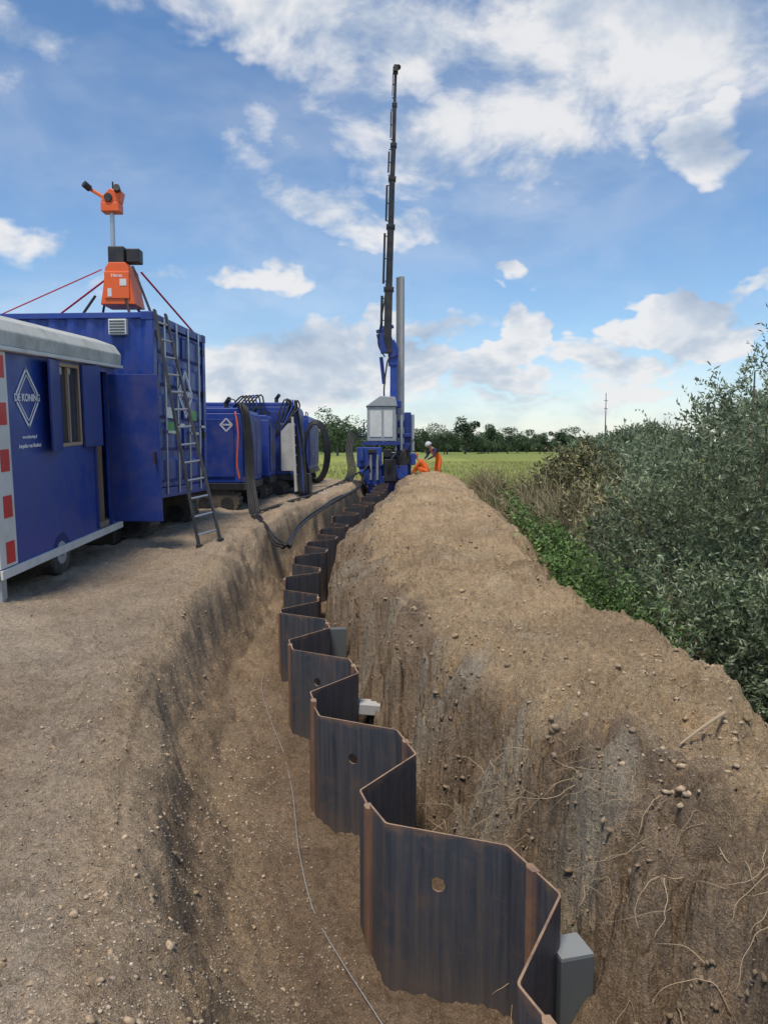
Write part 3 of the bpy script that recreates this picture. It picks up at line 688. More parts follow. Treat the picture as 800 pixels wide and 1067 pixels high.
# ------------------------------------------------------------ shipping container
PX,PY,PZ=-3.25,11.0,hz(-3.6,12)
con=thing('shipping_container',(PX,PY,PZ),'blue shipping container on crawler tracks with door end','container',rot=math.radians(-4))
z0,z1=.87,3.51;LX=6.06;WY=2.44
b=B()
for (x,y) in ((PX-.1,PY),(PX-.1,PY+WY-.14),(PX-LX,PY),(PX-LX,PY+WY-.14)): b.box(x,x+.1,y,y+.14,z0,z1)
for y in (PY,PY+WY-.08):
    b.box(PX-LX+.1,PX-.1,y,y+.08,z0,z0+.16);b.box(PX-LX+.1,PX-.1,y,y+.08,z1-.08,z1)
for x in (PX-.1,PX-LX): b.box(x,x+.1,PY+.14,PY+WY-.14,z0,z0+.14);b.box(x,x+.1,PY+.14,PY+WY-.14,z1-.12,z1)
b.obj('frame',BLUE,con,.006)
def corr(x0,x1,y,dep,per,sgn):
    pl=[];x=x0
    while x<x1-1e-6:
        for f_,d_ in ((0,0),(.25,0),(.5,dep),(.75,dep)):
            xx=x+per*f_
            if xx<x1: pl.append((xx,y+sgn*d_))
        x+=per
    pl.append((x1,y));return pl
for y,s in ((PY+.025,1),(PY+WY-.025,-1)):
    b=B();pl=corr(PX-LX+.1,PX-.1,y,.036,.278,s);m=len(pl)
    b.add([(a_,c_,z0+.16) for a_,c_ in pl]+[(a_,c_,z1-.08) for a_,c_ in pl],[(i,i+1,i+1+m,i+m) for i in range(m-1)])
    b.obj('side_panel',BLUE,con)
b=B();b.box(PX-LX+.1,PX-.1,PY+.08,PY+WY-.08,z1-.05,z1-.02);b.obj('roof',BLUE,con)
b=B();b.box(PX-LX+.1,PX-.12,PY+.08,PY+WY-.08,z0+.1,z0+.13);b.obj('floor',DARK,con)
b=B();b.box(PX-LX+.03,PX-LX+.06,PY+.14,PY+WY-.14,z0+.14,z1-.12);b.obj('end_wall',BLUE,con)
for k in range(2):
    ya=PY+.15+k*1.075;yb=ya+1.06
    b=B()
    b.box(PX-.075,PX-.045,ya,yb,z0+.15,z1-.13)
    zz=z0+.22
    for j in range(5):
        b.prism([(PX-.046,zz),(PX-.012,zz+.05),(PX-.012,zz+.33),(PX-.046,zz+.38)],'y',ya+.06,yb-.06);zz+=.47
    d_=b.obj('door',BLUE,con,.004)
    b=B()
    for yy in (ya+.27,ya+.80): b.cyl((PX+.012,yy,z0+.05),(PX+.012,yy,z1-.03),.017,seg=10)
    b.obj('locking_bar',ALU,d_)
    b=B()
    for yy in (ya+.27,ya+.80): b.box(PX+.03,PX+.045,yy-.02,yy+.36 if yy<ya+.5 else yy+.2,z0+.95+(.12 if yy>ya+.5 else 0),z0+.99+(.12 if yy>ya+.5 else 0))
    b.obj('handle',ALU,d_)
    b=B()
    for q in (.25,.9,1.6,2.3): b.box(PX-.03,PX+.01,(ya-.06 if k==0 else yb-.03),(ya+.05 if k==0 else yb+.07),z0+q,z0+q+.1)
    b.obj('hinge',DARK,d_)
    b=B();b.box(PX-.011,PX-.006,ya+.36,ya+.70,z0+1.18,z0+1.34);b.obj('sticker',GREEN if k else TEXTW,d_)
b=B();b.box(PX-.011,PX-.006,PY+.5,PY+.82,z0+.98,z0+1.12);b.obj('sticker',GREEN,con)
b=B()
for y in (PY-.008,PY+WY-.15):
    for x in (PX-.17,PX-LX-.008):
        for z in (z0-.01,z1-.11): b.box(x,x+.178,y,y+.16,z,z+.122)
b.obj('corner_casting',BLUE2,con,.01)
b=B();b.box(PX-.62,PX-.36,PY-.06,PY+.03,z1-.32,z1-.1);lp=b.obj('vent_cover',WHITE,con,.01)
b=B()
for j in range(5): b.box(PX-.6,PX-.38,PY-.068,PY-.061,z1-.3+j*.04,z1-.285+j*.04)
b.obj('grille',DARK,lp)
logo(con,(.055,1.2,2.12),(0,1,0),.36)
b=B();b.box(PX-LX+.4,PX-.5,PY+.35,PY+.5,PZ+.55,z0);b.box(PX-LX+.4,PX-.5,PY+WY-.5,PY+WY-.35,PZ+.55,z0);b.obj('undercarriage',DARK,con)
crawler(con,PX-2.6,PX-.15,PY+.05,PY+.45,PZ-.02,.5);crawler(con,PX-2.6,PX-.15,PY+WY-.5,PY+WY-.1,PZ-.02,.5)
# ------------------------------------------------------------ camera mast on roof
my_=12.0;mz=3.50
def px2(px,py,Y):
    v=(py-533.5)/801;a=.0828+.9966*v;bb=.9966-.0828*v;t=Y/bb;return (t*(px-400)/801,Y,1.6-t*a)
cx0=px2(120,323,my_)[0]
mast=thing('camera_mast',(cx0,my_,mz),'orange surveillance camera mast strapped on the container roof','mast')
def P(px,py,dy=0): return px2(px,py,my_+dy)
b=B()
zA=P(0,318)[2];zB=P(0,277)[2];xa=P(103,0)[0];xb=P(137,0)[0]
b.prism([(xa-.02,zA-.03),(xb+.02,zA-.03),(xb-.02,zA+.18),(xb-.07,zB-.08),(xb-.12,zB),(xa+.12,zB),(xa+.06,zB-.08),(xa+.02,zA+.18)],'y',my_-.24,my_+.24)
b.box(xa+.05,xb-.06,my_-.26,my_-.241,zA+.05,zB-.14)
hs=b.obj('housing',ORANGE,mast,.012)
b=B();b.box(xa+.1,xa+.16,my_-.266,my_-.261,zA+.08,zA+.2);b.box(xb-.2,xb-.1,my_-.266,my_-.261,zA+.24,zA+.34);b.obj('label_plate',WHITE,hs)
text('Heras',.07,MX(((xa+xb)/2-cx0,-.263,zB-.2-mz),(1,0,0),(0,0,1)),mast,bold=.01)
zc=P(0,259)[2]
b=B();b.box(xa+.08,xa+.32,my_-.16,my_+.16,zB-.0,zc);b.obj('speaker_box',DARK,mast,.015)
b=B();b.box(xa+.33,xb+.05,my_-.1,my_+.1,zB+.03,zc-.02);b.obj('speaker_box',DARK,mast,.015)
b=B();b.cyl((cx0,my_,zc),(cx0,my_,P(0,222)[2]),.035);b.obj('pole',ALU,mast)
zd=P(0,222)[2]
b=B();b.box(cx0-.14,cx0+.14,my_-.1,my_+.1,zd,zd+.14);b.prism([(cx0-.14,zd+.141),(cx0+.14,zd+.141),(cx0+.18,zd+.3),(cx0-.0,zd+.34),(cx0-.1,zd+.24)],'y',my_-.09,my_+.09)
b.beam((cx0-.1,my_,zd+.22),(cx0-.34,my_,zd+.36),.05);b.obj('camera_head',ORANGE,mast,.012)
b=B();b.cyl((cx0-.32,my_-.02,zd+.35),(cx0-.38,my_-.1,zd+.40),.05);b.cyl((cx0-.02,my_-.12,zd+.2),(cx0-.02,my_-.09,zd+.2),.06);b.cyl((cx0+.1,my_,zd+.3),(cx0+.13,my_-.16,zd+.33),.05);b.obj('camera',DARK,mast)
b=B();b.cyl((cx0+.02,my_,zd+.34),(cx0+.02,my_,zd+.46),.012);b.obj('antenna',DARK,mast)
b=B()
for sx_,sy_ in ((-1,-1),(1,-1),(-1,1),(1,1)):
    b.beam((cx0+sx_*.22,my_+sy_*.2,zA+.1),(cx0+sx_*.38,my_+sy_*.42,mz+.01),.03)
b.obj('leg',DARK,mast)
for a_,c_ in (((xa,my_-.2,zB-.1),(-5.55,11.35,3.53)),((xb-.02,my_-.2,zB-.05),(-3.32,11.15,3.53)),((xb-.02,my_+.2,zB-.05),(-3.2,13.2,3.53)),((xa,my_+.2,zB-.1),(-5.9,13.2,3.53))):
    b=B();a_=Vector(a_);c_=Vector(c_);b.beam(a_,c_,.035,.012);o=b.obj('tie_down_strap',STRAP if a_.x<cx0 or a_.y>my_ else DARK,None,loc=tuple(c_));tag(o,'tensioned lashing strap from the mast to the container roof','strap','straps holding the mast')
# ------------------------------------------------------------ ladder
A0=Vector((-2.50,10.35,0));B0=Vector((-2.28,10.68,0));A0.z=hz(*A0.xy);B0.z=hz(*B0.xy)
A1=Vector((-3.19,10.9,3.52));B1=Vector((-3.14,11.26,3.52))
lad=thing('ladder',tuple((A0+B0)/2),'black aluminium ladder leaning against the blue container','ladder')
for p,q in ((A0,A1),(B0,B1)):
    b=B();b.beam(p,q,.032,.075);b.obj('rail',DARK,lad,.003)
b=B()
for k in range(13):
    t_=(k+.7)/13.4;b.cyl(A0.lerp(A1,t_),B0.lerp(B1,t_),.016,seg=8)
b.obj('rung',ALU,lad)
b=B()
for p in (A0,B0): b.box(p.x-.04,p.x+.04,p.y-.035,p.y+.035,p.z-.02,p.z+.05)
b.obj('foot',BLACK,lad,.005)
# ------------------------------------------------------------ power packs
def powerpack(x0,x1,y0,y1,zb,zt,label):
    zg=hz((x0+x1)/2,(y0+y1)/2)
    e_=thing('power_pack',((x0+x1)/2,(y0+y1)/2,zg),label,'generator','blue hydraulic power packs on tracks')
    b=B();b.box(x0,x1,y0,y1,zb,zt-.1);b.prism([(x0,zt-.1),(x1,zt-.1),(x1-.06,zt),(x0+.06,zt)],'y',y0+.03,y1-.03);b.obj('housing',BLUE,e_,.02)
    b=B()
    nn=max(2,int((y1-y0)/.75))
    for i in range(nn):
        ya=y0+.08+i*(y1-y0-.16)/nn;yb=ya+(y1-y0-.16)/nn-.06
        b.box(x1+.001,x1+.03,ya,yb,zb+.12,zt-.22)
    for i in range(3):
        xa=x1-.1-(i+1)*.72
        if xa>x0: b.box(xa,xa+.66,y0-.03,y0-.001,zb+.12,zt-.22)
    b.obj('access_panel',BLUE2,e_,.006)
    b=B()
    for i in range(8):
        if x1-x0>1.5: b.box(x1-1.4,x1-.9,y0-.042,y0-.031,zb+.3+i*.06,zb+.33+i*.06)
        b.box(x1+.031,x1+.04,y0+.25,y0+.7,zb+.35+i*.06,zb+.38+i*.06)
    b.obj('louvre',DARK,e_)
    b=B();b.box(x0,x1+.03,y0-.03,y1+.03,zb-.14,zb-.002);b.obj('skid_frame',DARK,e_,.01)
    b=B();b.cyl((x1-.4,y0+.5,zt-.02),(x1-.4,y0+.5,zt+.14),.05);b.cyl((x1-.4,y0+.5,zt+.12),(x1-.32,y0+.4,zt+.2),.045);b.obj('exhaust',DARK,e_)
    b=B();
    for xx in (x1-.1,max(x0+.1,x1-1.5)):
        b.tube([(xx,y0+.2,zt-.02),(xx,y0+.2,zt+.1),(xx,y0+.8,zt+.1),(xx,y0+.8,zt-.02)],.015,6,False)
    b.obj('lifting_handle',DARK,e_)
    xl=max(x0+.05,x1-2.3)
    crawler(e_,xl,x1-.1,y0+.02,y0+.4,zg-.02,max(.25,zb-.12-zg));crawler(e_,xl,x1-.1,y1-.42,y1-.04,zg-.02,max(.25,zb-.12-zg))
    return e_
p1=powerpack(-5.6,-2.75,15.0,17.3,.92,2.38,'blue hydraulic power pack beside the container')
l=p1.location;logo(p1,(-3.05-l.x,14.965-l.y,2.05-l.z),(1,0,0),.13)
p2=powerpack(-5.2,-2.3,19.0,22.2,.95,2.72,'blue power unit with hoses hung over its corner')
p3=powerpack(-5.2,-2.3,23.6,27.0,.95,2.6,'far blue power unit beyond the other ones')
p4=powerpack(-3.3,-2.62,17.6,18.6,.95,2.35,'small blue hydraulic unit squeezed between bigger ones')
b=B()
for yy in (18.62,18.98): b.beam((-2.13,yy,.55),(-2.2,yy,2.35),.06)
for k in range(6): b.beam((-2.13-.01*k,18.62,.95+k*.24),(-2.13-.01*k,18.98,.95+k*.24),.04)
b.box(-2.5,-2.16,18.75,18.78,1.05,2.2)
simple('access_frame',b,CONC,(-2.2,18.8,.75),'pale grey access ladder frame fixed beside the power unit','ladder',.003)
b=B();gz=hz(-2.0,20.5)
b.box(-2.22,-1.9,19.6,20.3,gz-.02,gz+.45);b.box(-2.2,-1.92,19.65,20.25,gz+.451,gz+.5);simple('tool_box',b,DARK,(-2.05,20,gz),'dark tool box on the ground beside the power unit','box',.01)
random.seed(8)
def hose(pts,r,label='black hydraulic hose trailing over the ground',mat=BLACK):
    b=B();b.tube(pts,r,8,True,6);o=b.obj('hydraulic_hose',mat,None,smooth=True,loc=tuple(pts[0]));tag(o,label,'hose','hydraulic hoses of the piling machine')
for k in range(6):
    o_=k*.055;j=lambda s=.04: random.uniform(-s,s)
    pts=[(-2.95+o_*.6,15.2,2.42+j(.02)),(-2.75+o_*.5,14.86,2.38+j()),(-2.66+o_*.5,14.8,1.7+j()),(-2.62+o_*.5,14.7,1.0+j()),(-2.50+o_*.6,14.3,hz(-2.5,14.3)+.06)]
    if k<4:
        for (x,y) in [(-2.25,13.5),(-1.98,12.7),(-1.74,12.0),(-1.56,11.6)]:
            x+=o_*.7+j(.03);y+=j(.06);pts.append((x,y,max(hz(x,y),.08)+.03+(k%2)*.03))
        for (nn_,y) in [(-.40,11.75),(-.50,12.8),(-.62,14.5),(-.7,16.5),(-.72,19),(-.7,22.5),(-.68,25.5),(-.55,27.2)]:
            x=float(cxf(y))+nn_-.06+o_*.5+j(.02);pts.append((x,y,max(hz(x,y),pz(y)-.06)+.03+(k%2)*.03))
        pts[-1]=(pts[-1][0],pts[-1][1],.9)
    else:
        for (x,y) in [(-2.3,14.3),(-2.05,15),(-1.95,16.5),(-1.75,19.5),(-1.3,24),(-.7,27.2)]:
            x+=o_*.4-.16+j();pts.append((x,y,max(hz(x,y),.3)+.04))
        pts[-1]=(pts[-1][0],pts[-1][1],.8)
    hose(pts,.020)
for k in range(6):
    o_=k*.09;pts=[(-3.7+o_,19.2,2.72),(-3.4+o_,18.88,2.85),(-3.3+o_,18.82,2.3-o_),(-3.0+o_,18.8,1.5+o_),(-2.7+o_,18.75,1.9+o_),(-2.5+o_,18.85,2.6),(-2.35+o_*.5,18.9,2.7),(-2.15+o_*.4,18.9,1.6),(-2.05+o_*.4,18.7,hz(-2,18.7)+.05)]
    hose(pts,.020,'black hose looped over the power unit',BLACK if k!=3 else BLUE)
for k in range(5):
    c=Vector((-2.0,22.5+k*.09,1.5));pts=[]
    for i in range(17):
        an=2*math.pi*i/16+.4*k;pts.append((c.x+math.cos(an)*(.28+.03*k),c.y+.02*i/16,c.z+math.sin(an)*(.80+.03*k)))
    hose(pts,.026,'black hose coiled upright next to the power unit')
for k in range(5):
    pts=[(-.9+.04*k,27.6,2.0),(-1.15+.05*k,27.0,2.2-.05*k),(-1.3+.05*k,26.6,1.6),(-1.2+.06*k,26.0,.85),(-1.3+.06*k,25,max(hz(-1.3,25),.4)+.05)]
    hose(pts,.026,'black hose hanging from the piling machine')
hose([(-2.86,14.9,2.3),(-2.80,14.85,1.9),(-2.83,14.85,1.3),(-2.78,14.85,1.0)],.016,'orange hose hanging on the power pack',ORANGE)
# ------------------------------------------------------------ piling machine
MY=28.0
def Q(px,py,dy=0): return Vector(px2(px,py,MY+dy))
mac=thing('piling_machine',(0,MY,.05),'blue press-in piling machine with tall dark crane boom','piling machine')
def bx(b,pa,pb,ya,yb):
    p=Q(*pa);q=Q(*pb);b.box(min(p.x,q.x),max(p.x,q.x),MY+ya,MY+yb,min(p.z,q.z),max(p.z,q.z))
b=B();bx(b,(384,512),(418,495),-1.2,1.4);bx(b,(378,497),(424,484),-.9,1.2)
for dx in (-.35,.25):
    for yy in (-1.0,-.2,.6): b.box(dx-.12,dx+.12,MY+yy,MY+yy+.35,-.35,.1)
b.obj('clamp_saddle',BLUE,mac,.03)
b=B();bx(b,(373,486),(398,466),-1.3,-.2);bx(b,(399,484),(432,472),-.8,1.0);bx(b,(376,466),(380,480),-1.45,-1.3)
b.prism([(Q(373,0).x,Q(0,486).z),(Q(384,0).x,Q(0,505).z),(Q(398,0).x,Q(0,505).z),(Q(398,0).x,Q(0,486).z)],'y',MY-1.25,MY-.5)
b.beam(Q(402,482,-1.2),Q(420,500,-1.2),.22,.2);b.beam(Q(384,505,-1.3),Q(376,490,-1.4),.18)
b.obj('body',BLUE,mac,.03)
b=B();bx(b,(421,500),(428,430),-.3,.1);bx(b,(412,470),(431,462),-.35,.5);bx(b,(424,470),(431,432),.1,.35);bx(b,(409,445),(427,438),-.2,.6);bx(b,(414,456),(430,452),-.4,.3);b.obj('leader',BLUE2,mac,.02)
b=B()
for p_ in (412,418,430): b.cyl(Q(p_,470,-.5),Q(p_,432,-.5),.06,seg=12)
for p_ in (386,393): b.cyl(Q(p_,500,-1.35),Q(p_,474,-1.35),.06,seg=12)
b.obj('hydraulic_cylinder',ALU,mac)
b=B();bx(b,(400,500),(412,478),-1.5,-1.2);b.cyl(Q(420,477,-.9),Q(420,477,-.7),.28,seg=24);bx(b,(384,472),(392,468),-1.5,-1.31);bx(b,(399,476),(408,468),-1.3,-.85);b.obj('chuck',DARK,mac,.02)
b=B()
for i,(xa_,ya_) in enumerate(((376,505),(404,494),(415,488),(424,478))):
    b.tube([Q(xa_,ya_,-1.5),Q(xa_+3,ya_-14,-1.6),Q(xa_+8,ya_-20,-1.5),Q(xa_+10,ya_-10,-1.35)],.03,6)
b.obj('hose_bundle',BLACK,mac)
b=B();p=Q(383,460);q=Q(412,425);b.box(p.x,q.x,MY-1.0,MY+.4,p.z,q.z)
b.prism([(p.x-.05,q.z+.002),(q.x+.05,q.z+.002),(q.x-.02,q.z+.32),(q.x-.55,q.z+.36)],'y',MY-1.05,MY+.45);cab=b.obj('power_cabinet',GREY,mac,.02)
b=B();b.box(p.x+.1,q.x-.5,MY-1.02,MY-1.004,p.z+.15,q.z-.15);b.box(q.x-.42,q.x-.12,MY-1.02,MY-1.004,p.z+.15,q.z-.15);b.obj('cabinet_door',WHITE,cab,.005)
b=B();bx(b,(378,464),(416,460.5),-1.15,.5);b.tube([Q(379,459,-1.1),Q(379,440,-1.1),Q(382,440,-1.1)],.025,6,False);b.obj('platform',BLUE2,mac,.01)
b=B();b.beam(Q(410,460,.5),Q(410,372,.5),.30,.34,.24);b.cyl(Q(410,425,.5),Q(410,418,.5),.3,seg=20);b.prism([(Q(405,0).x,Q(0,380).z),(Q(415,0).x,Q(0,380).z),(Q(416,0).x,Q(0,362).z),(Q(411,0).x,Q(0,352).z),(Q(404,0).x,Q(0,358).z)],'y',MY+.32,MY+.68);b.obj('crane_column',BLUE,mac,.02)
secs=[((403.5,368),(405,300),.35),((405,305),(407,235),.30),((407,240),(408.5,185),.26),((408.5,190),(410,150),.22),((410,154),(411,108),.17),((411,110),(412.3,68),.13)]
b=B()
for (a_,c_,w) in secs:
    a3=Q(*a_,.4);c3=Q(*c_,.4);b.beam(a3,c3,w*.8,w)
    d=(c3-a3).normalized();b.beam(c3-d*.12,c3,w*1.05,w*1.2);b.beam(a3+d*.0,a3+d*.08,w*.9,w*1.1)
    off=Vector((-w*.68,-.1,0));b.cyl(a3+off+d*.3,c3+off-d*.3,w*.14,seg=8)
    for i in range(3):
        m3=a3.lerp(c3,(i+.5)/3);b.beam(m3+off*1.05,m3,.03)
b.box(Q(409.5,0).x,Q(415,0).x,MY+.25,MY+.55,Q(0,70).z,Q(0,65).z);b.cyl(Q(415,70,.3),Q(415,70,.5),.09,seg=16)
b.obj('boom',DARK,mac,.006)
b=B();b.beam(Q(395,348,.3),Q(400,368,.3),.22,.2);b.beam(Q(392,346,.3),Q(410,340,.3),.12);b.beam(Q(401,345,.4),Q(411,372,.4),.3,.3);b.cyl(Q(397,372,.4),Q(400,400,.5),.07,seg=10);b.cyl(Q(399,366,.35),Q(399,340,.35),.1,seg=12)
b.obj('knuckle',BLUE2,mac,.012)
b=B();b.tube([Q(401,372,.3),Q(394,358,.2),Q(397,335,.2),Q(402,300,.25),Q(405,240,.25)],.025,6);b.tube([Q(404,430,.2),Q(400,410,.1),Q(403,380,.2),Q(406,372,.3)],.03,6);b.obj('cable',BLACK,mac)
b=B();p=Q(417,288,.8);W=.15
prof2=[(p.x-W,MY+.95),(p.x-W*.5,MY+.95),(p.x,MY+.78),(p.x+W*.6,MY+.78),(p.x+W,MY+.9)]
pp=offset(prof2,.008)+offset(prof2,-.008)[::-1];mm=len(pp);hh=mm//2
zb_=-.4;b.add([(x,y,p.z) for x,y in pp]+[(x,y,zb_) for x,y in pp],[(i,(i+1)%mm,(i+1)%mm+mm,i+mm) for i in range(mm)]+[(i,mm-1-i,mm-2-i,i+1) for i in range(hh-1)])
o=b.obj('sheet_pile',STEELP,None,loc=(p.x,MY+.8,0));tag(o,'tall grey sheet pile held upright in the piling machine','sheet pile','sheet piles driven in a zigzag wall')
# ------------------------------------------------------------ people
def person(loc,J,E,R,rotz,label,pick,hel=ORANGE):
    root=thing('person',loc,label,'person',rot=rotz)
    names=list(J);me=bpy.data.meshes.new('body');me.from_pydata([J[k] for k in names],[(names.index(a),names.index(c)) for a,c in E],[])
    o=bpy.data.objects.new('tmpb',me);COL.objects.link(o)
    sk=o.modifiers.new('s','SKIN');sk.use_smooth_shade=True
    for i,k in enumerate(names):
        r=R.get(k,R.get(k[:-1],.04));r=r if isinstance(r,tuple) else (r,r);me.skin_vertices[0].data[i].radius=r
    me.skin_vertices[0].data[0].use_root=True
    su=o.modifiers.new('u','SUBSURF');su.levels=2;su.render_levels=2
    bpy.context.view_layer.update()
    m2=bpy.data.meshes.new_from_object(o.evaluated_get(bpy.context.evaluated_depsgraph_get()));bpy.data.objects.remove(o)
    m2.name='body';m2.materials.clear()
    for q in (HIVIS,NAVY,SKIN,BLACK): m2.materials.append(q)
    keys={k:Vector(v) for k,v in J.items()}
    for f in m2.polygons:
        f.use_smooth=True
        k=min(keys,key=lambda kk:(keys[kk]-f.center).length);f.material_index=pick(k)
    link('body',m2,root)
    h=Vector(J['head']);u=(h-Vector(J['neck'])).normalized()
    bm=bmesh.new();bmesh.ops.create_uvsphere(bm,u_segments=20,v_segments=12,radius=.135)
    for v in bm.verts:
        v.co.z=max(v.co.z,-.005);
        if v.co.z<.02: v.co.x*=1.12;v.co.y*=1.08
    hm=bpy.data.meshes.new('helmet');bm.to_mesh(hm);bm.free();hm.polygons.foreach_set('use_smooth',[True]*len(hm.polygons))
    ho=link('helmet',hm,root,hel);ho.location=h+u*.045;ho.rotation_euler=(0,-math.atan2(-u.x,u.z)*.8,0)
    return root
def hands(J,E,sfx,h,dirv):
    h=Vector(h);d=Vector(dirv).normalized();s=Vector((0,1,0))
    J['palm'+sfx]=tuple(h);E.append(('wrist'+sfx,'palm'+sfx))
    for i in range(4):
        a='f%d'%i+sfx;c='g%d'%i+sfx
        J[a]=tuple(h+d*.05+s*(i-1.5)*.022);J[c]=tuple(h+d*(.085+.008*(1.5-abs(i-1.5)))+s*(i-1.5)*.024+Vector((0,0,-.03)));E+= [('palm'+sfx,a),(a,c)]
    t='t0'+sfx;sg=1 if sfx=='l' else -1
    J[t]=tuple(h+d*.02-s*sg*.05);E.append(('palm'+sfx,t))
RR={'pelvis':(.16,.13),'spine':(.14,.12),'chest':(.17,.13),'neck':.055,'head':(.095,.10),'crown_':.07,'nose':.02,'hip':.095,'knee':.068,'ankle':.05,'toe':.045,'shoulder':.07,'elbow':.05,'wrist':.035,'palm':.035,'f0':.011,'f1':.011,'f2':.011,'f3':.011,'g0':.009,'g1':.009,'g2':.009,'g3':.009,'t0':.012}
def skel(pel,spi,che,nec,hea,hip,kne,ank,toe,sho,elb,wri):
    J={'pelvis':pel,'spine':spi,'chest':che,'neck':nec,'head':hea};u=(Vector(hea)-Vector(nec)).normalized()
    J['crown_']=tuple(Vector(hea)+u*.08);J['nose']=tuple(Vector(hea)+Vector((-.11,0,-.01)))
    E=[('pelvis','spine'),('spine','chest'),('chest','neck'),('neck','head'),('head','crown_'),('head','nose')]
    for s,k in (('l',1),('r',-1)):
        for nm,p_ in (('hip',hip),('knee',kne),('ankle',ank),('toe',toe),('shoulder',sho),('elbow',elb),('wrist',wri)): J[nm+s]=(p_[0],p_[1]*k,p_[2])
        E+=[('pelvis','hip'+s),('hip'+s,'knee'+s),('knee'+s,'ankle'+s),('ankle'+s,'toe'+s),('chest','shoulder'+s),('shoulder'+s,'elbow'+s),('elbow'+s,'wrist'+s)]
        w=Vector(J['wrist'+s]);d=(w-Vector(J['elbow'+s])).normalized();hands(J,E,s,w+d*.06,d)
    return J,E
def pick1(k):
    if k.startswith(('head','crown_','nose','neck','palm','f','g','t0')): return 2
    if k.startswith(('toe','ankle')): return 3
    if k.startswith(('elbow','wrist','shoulder')): return 1
    return 0
J,E=skel((0,0,.88),(-.14,0,1.07),(-.3,0,1.22),(-.4,0,1.33),(-.48,0,1.42),(0,.1,.83),(-.08,.13,.46),(.03,.14,.09),(-.13,.15,.04),(-.3,.2,1.24),(-.42,.25,.98),(-.6,.16,.88))
x_=2.25;person((x_,31.6,hz(x_,31.6)),J,E,RR,.5,'worker in orange clothing and white helmet bending towards the machine',pick1,WHITE)
J,E=skel((0,0,.30),(-.12,0,.50),(-.28,0,.66),(-.38,0,.76),(-.47,0,.85),(-.02,.12,.28),(-.36,.2,.42),(-.08,.18,.07),(-.24,.2,.04),(-.28,.2,.67),(-.45,.24,.42),(-.6,.18,.22))
x_=1.75;person((x_,30.8,hz(x_,30.8)),J,E,RR,-.3,'worker in orange clothing crouching beside the machine',lambda k:0 if pick1(k)==1 else pick1(k),ORANGE)
# ------------------------------------------------------------ camera
cam=bpy.data.cameras.new('camera');co=bpy.data.objects.new('camera',cam);COL.objects.link(co);scene.camera=co
cam.sensor_fit='VERTICAL';cam.sensor_height=36;cam.sensor_width=27;cam.lens=801/1067*36;cam.clip_end=6000;cam.clip_start=.05
co.location=(0,0,1.6);co.rotation_euler=(math.radians(90-4.75),0,0)
# ------------------------------------------------------------ sun & sky
sd=Vector((-.16,-.38,1.0)).normalized();el=math.asin(sd.z);az=math.atan2(sd.x,sd.y)
su=bpy.data.lights.new('sun','SUN');su.energy=3.5;su.angle=math.radians(14);su.color=(1,.92,.79)
so_=bpy.data.objects.new('sun',su);COL.objects.link(so_);so_.rotation_euler=sd.to_track_quat('Z','Y').to_euler();so_.location=(0,0,20)
w=bpy.data.worlds.new('World');scene.world=w;w.use_nodes=True;nt=w.node_tree
for n_ in list(nt.nodes): nt.nodes.remove(n_)
out=nt.nodes.new('ShaderNodeOutputWorld');bg=nt.nodes.new('ShaderNodeBackground');bg2=nt.nodes.new('ShaderNodeBackground');mx=nt.nodes.new('ShaderNodeMixShader')
sky=nt.nodes.new('ShaderNodeTexSky');sky.sky_type='NISHITA';sky.sun_disc=False;sky.sun_elevation=el;sky.sun_rotation=az;sky.dust_density=.3;sky.ozone_density=3.0;sky.air_density=1.0
hs_=nt.nodes.new('ShaderNodeHueSaturation');hs_.inputs['Saturation'].default_value=1.12;nt.links.new(sky.outputs[0],hs_.inputs['Color'])
nt.links.new(hs_.outputs[0],bg.inputs[0]);bg.inputs[1].default_value=.15
def math_(op,a,b=None,c=None,cl=False):
    n=nt.nodes.new('ShaderNodeMath');n.operation=op;n.use_clamp=cl
    for i,v in enumerate((a,b,c)):
        if v is None: continue
        if isinstance(v,(int,float)): n.inputs[i].default_value=v
        else: nt.links.new(v,n.inputs[i])
    return n.outputs[0]
tc=nt.nodes.new('ShaderNodeTexCoord').outputs['Generated']
sep=nt.nodes.new('ShaderNodeSeparateXYZ');nt.links.new(tc,sep.inputs[0])
AZ=math_('ARCTAN2',sep.outputs[0],sep.outputs[1]);EL=math_('ARCSINE',sep.outputs[2])
def cn(off,scale,det,rg,st,dist=.25):
    mp=nt.nodes.new('ShaderNodeMapping');mp.inputs['Location'].default_value=off;mp.inputs['Scale'].default_value=st;nt.links.new(tc,mp.inputs[0])
    return noise(nt,mp.outputs[0],scale,det,rg,dist)
wa=cn((1,5,2),11,3,.6,(1,1,1.5));wb=cn((4,2,9),11,3,.6,(1,1,1.5))
AZ=math_('ADD',AZ,math_('MULTIPLY',math_('SUBTRACT',wa,.5),.18));EL2=math_('ADD',EL,math_('MULTIPLY',math_('SUBTRACT',wb,.5),.11))
def pdir(px,py):
    v=(py-533.5)/801;X=(px-400)/801;a=.0828+.9966*v;b_=.9966-.0828*v;return math.atan2(X,b_),math.atan2(-a,math.hypot(X,b_))
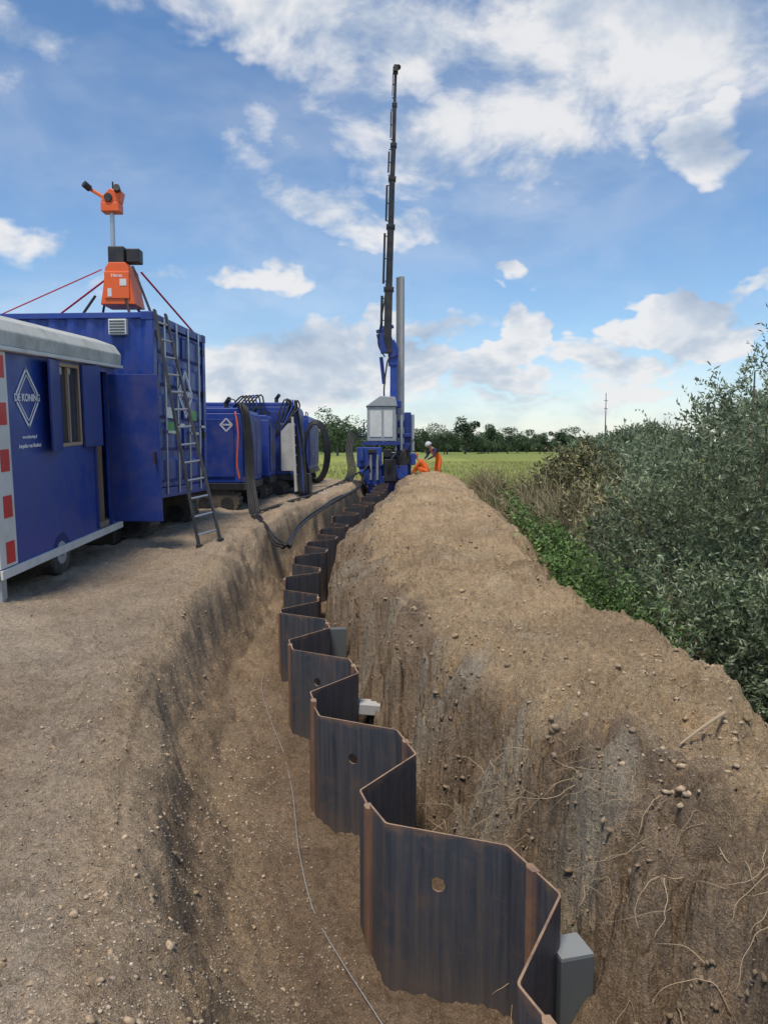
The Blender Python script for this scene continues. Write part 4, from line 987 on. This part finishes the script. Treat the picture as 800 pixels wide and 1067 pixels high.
blobs=[(580,70,330,110,.58),(420,15,300,60,.48),(700,20,220,110,.45),(200,0,170,36,.5),(490,165,170,60,.40),(20,25,60,30,.45),
(740,158,72,40,1.1),(255,150,46,46,.55),(315,205,80,34,.68),(280,286,60,20,1.0),(20,245,66,32,.75),(180,290,70,22,.5),(430,235,80,22,.55),
(552,345,46,44,1.35),(525,388,54,28,1.1),(678,336,66,28,1.3),(738,350,56,34,1.25),(330,358,150,46,.9),(300,405,180,42,.9),(650,392,70,20,.85),(620,370,60,20,.75),(450,330,70,24,.8),(450,380,80,26,.75),(545,278,30,14,.8),(785,305,36,16,.8),(60,300,120,24,.45),(600,420,180,16,.8)]
tot=None
for (px,py,rx,ry,am) in blobs:
    a0,e0=pdir(px,py);u=math_('MULTIPLY',math_('SUBTRACT',AZ,a0),801/rx);v=math_('MULTIPLY',math_('SUBTRACT',EL2,e0),801/ry)
    m=math_('SUBTRACT',1,math_('ADD',math_('MULTIPLY',u,u),math_('MULTIPLY',v,v)));m=math_('MULTIPLY',math_('MAXIMUM',m,-.0),am)
    tot=m if tot is None else math_('ADD',tot,m)
n1=cn((0,0,0),6.5,7,.6,(1,1,1.7));n2=cn((-.02,0,-.06),6.5,4,.6,(1,1,1.7));nb=cn((3,1,0),1.9,2,.5,(1,1,1.6))
d=math_('ADD',math_('MULTIPLY',math_('SUBTRACT',n1,.5),2.0),math_('MULTIPLY',math_('SUBTRACT',nb,.5),.8))
d=math_('ADD',math_('SUBTRACT',d,.36),tot)
# soft edges high up, crisper ones for the low cumulus
ed=nt.nodes.new('ShaderNodeMapRange');nt.links.new(EL,ed.inputs[0]);ed.inputs[1].default_value=.12;ed.inputs[2].default_value=.45;ed.inputs[3].default_value=.36;ed.inputs[4].default_value=.62
mask=nt.nodes.new('ShaderNodeMapRange');mask.interpolation_type='SMOOTHSTEP';nt.links.new(d,mask.inputs[0]);mask.inputs[1].default_value=-.12;nt.links.new(ed.outputs[0],mask.inputs[2])
veil=cn((7,2,0),2.6,4,.58,(1,1,2.2))
vm=nt.nodes.new('ShaderNodeMapRange');nt.links.new(veil,vm.inputs[0]);vm.inputs[1].default_value=.42;vm.inputs[2].default_value=.8;vm.inputs[4].default_value=.42
hz_=nt.nodes.new('ShaderNodeMapRange');nt.links.new(EL,hz_.inputs[0]);hz_.inputs[1].default_value=.14;hz_.inputs[2].default_value=-.01;hz_.inputs[4].default_value=.65
fm=math_('MAXIMUM',math_('MAXIMUM',math_('MULTIPLY',mask.outputs[0],.94),vm.outputs[0]),hz_.outputs[0])
lit=math_('ADD',math_('MULTIPLY',math_('SUBTRACT',n1,n2),3.0),.66,None,True)
thick=nt.nodes.new('ShaderNodeMapRange');nt.links.new(d,thick.inputs[0]);thick.inputs[1].default_value=.4;thick.inputs[2].default_value=1.3;thick.inputs[3].default_value=1;thick.inputs[4].default_value=.70
lit=math_('MULTIPLY',lit,thick.outputs[0])
cc=ramp(nt,lit,[(0,(.40,.49,.63)),(.45,(.58,.65,.75)),(.85,(.88,.88,.89))])
nt.links.new(cc,bg2.inputs[0]);bg2.inputs[1].default_value=.97
nt.links.new(fm,mx.inputs[0]);nt.links.new(bg.outputs[0],mx.inputs[1]);nt.links.new(bg2.outputs[0],mx.inputs[2]);nt.links.new(mx.outputs[0],out.inputs[0])
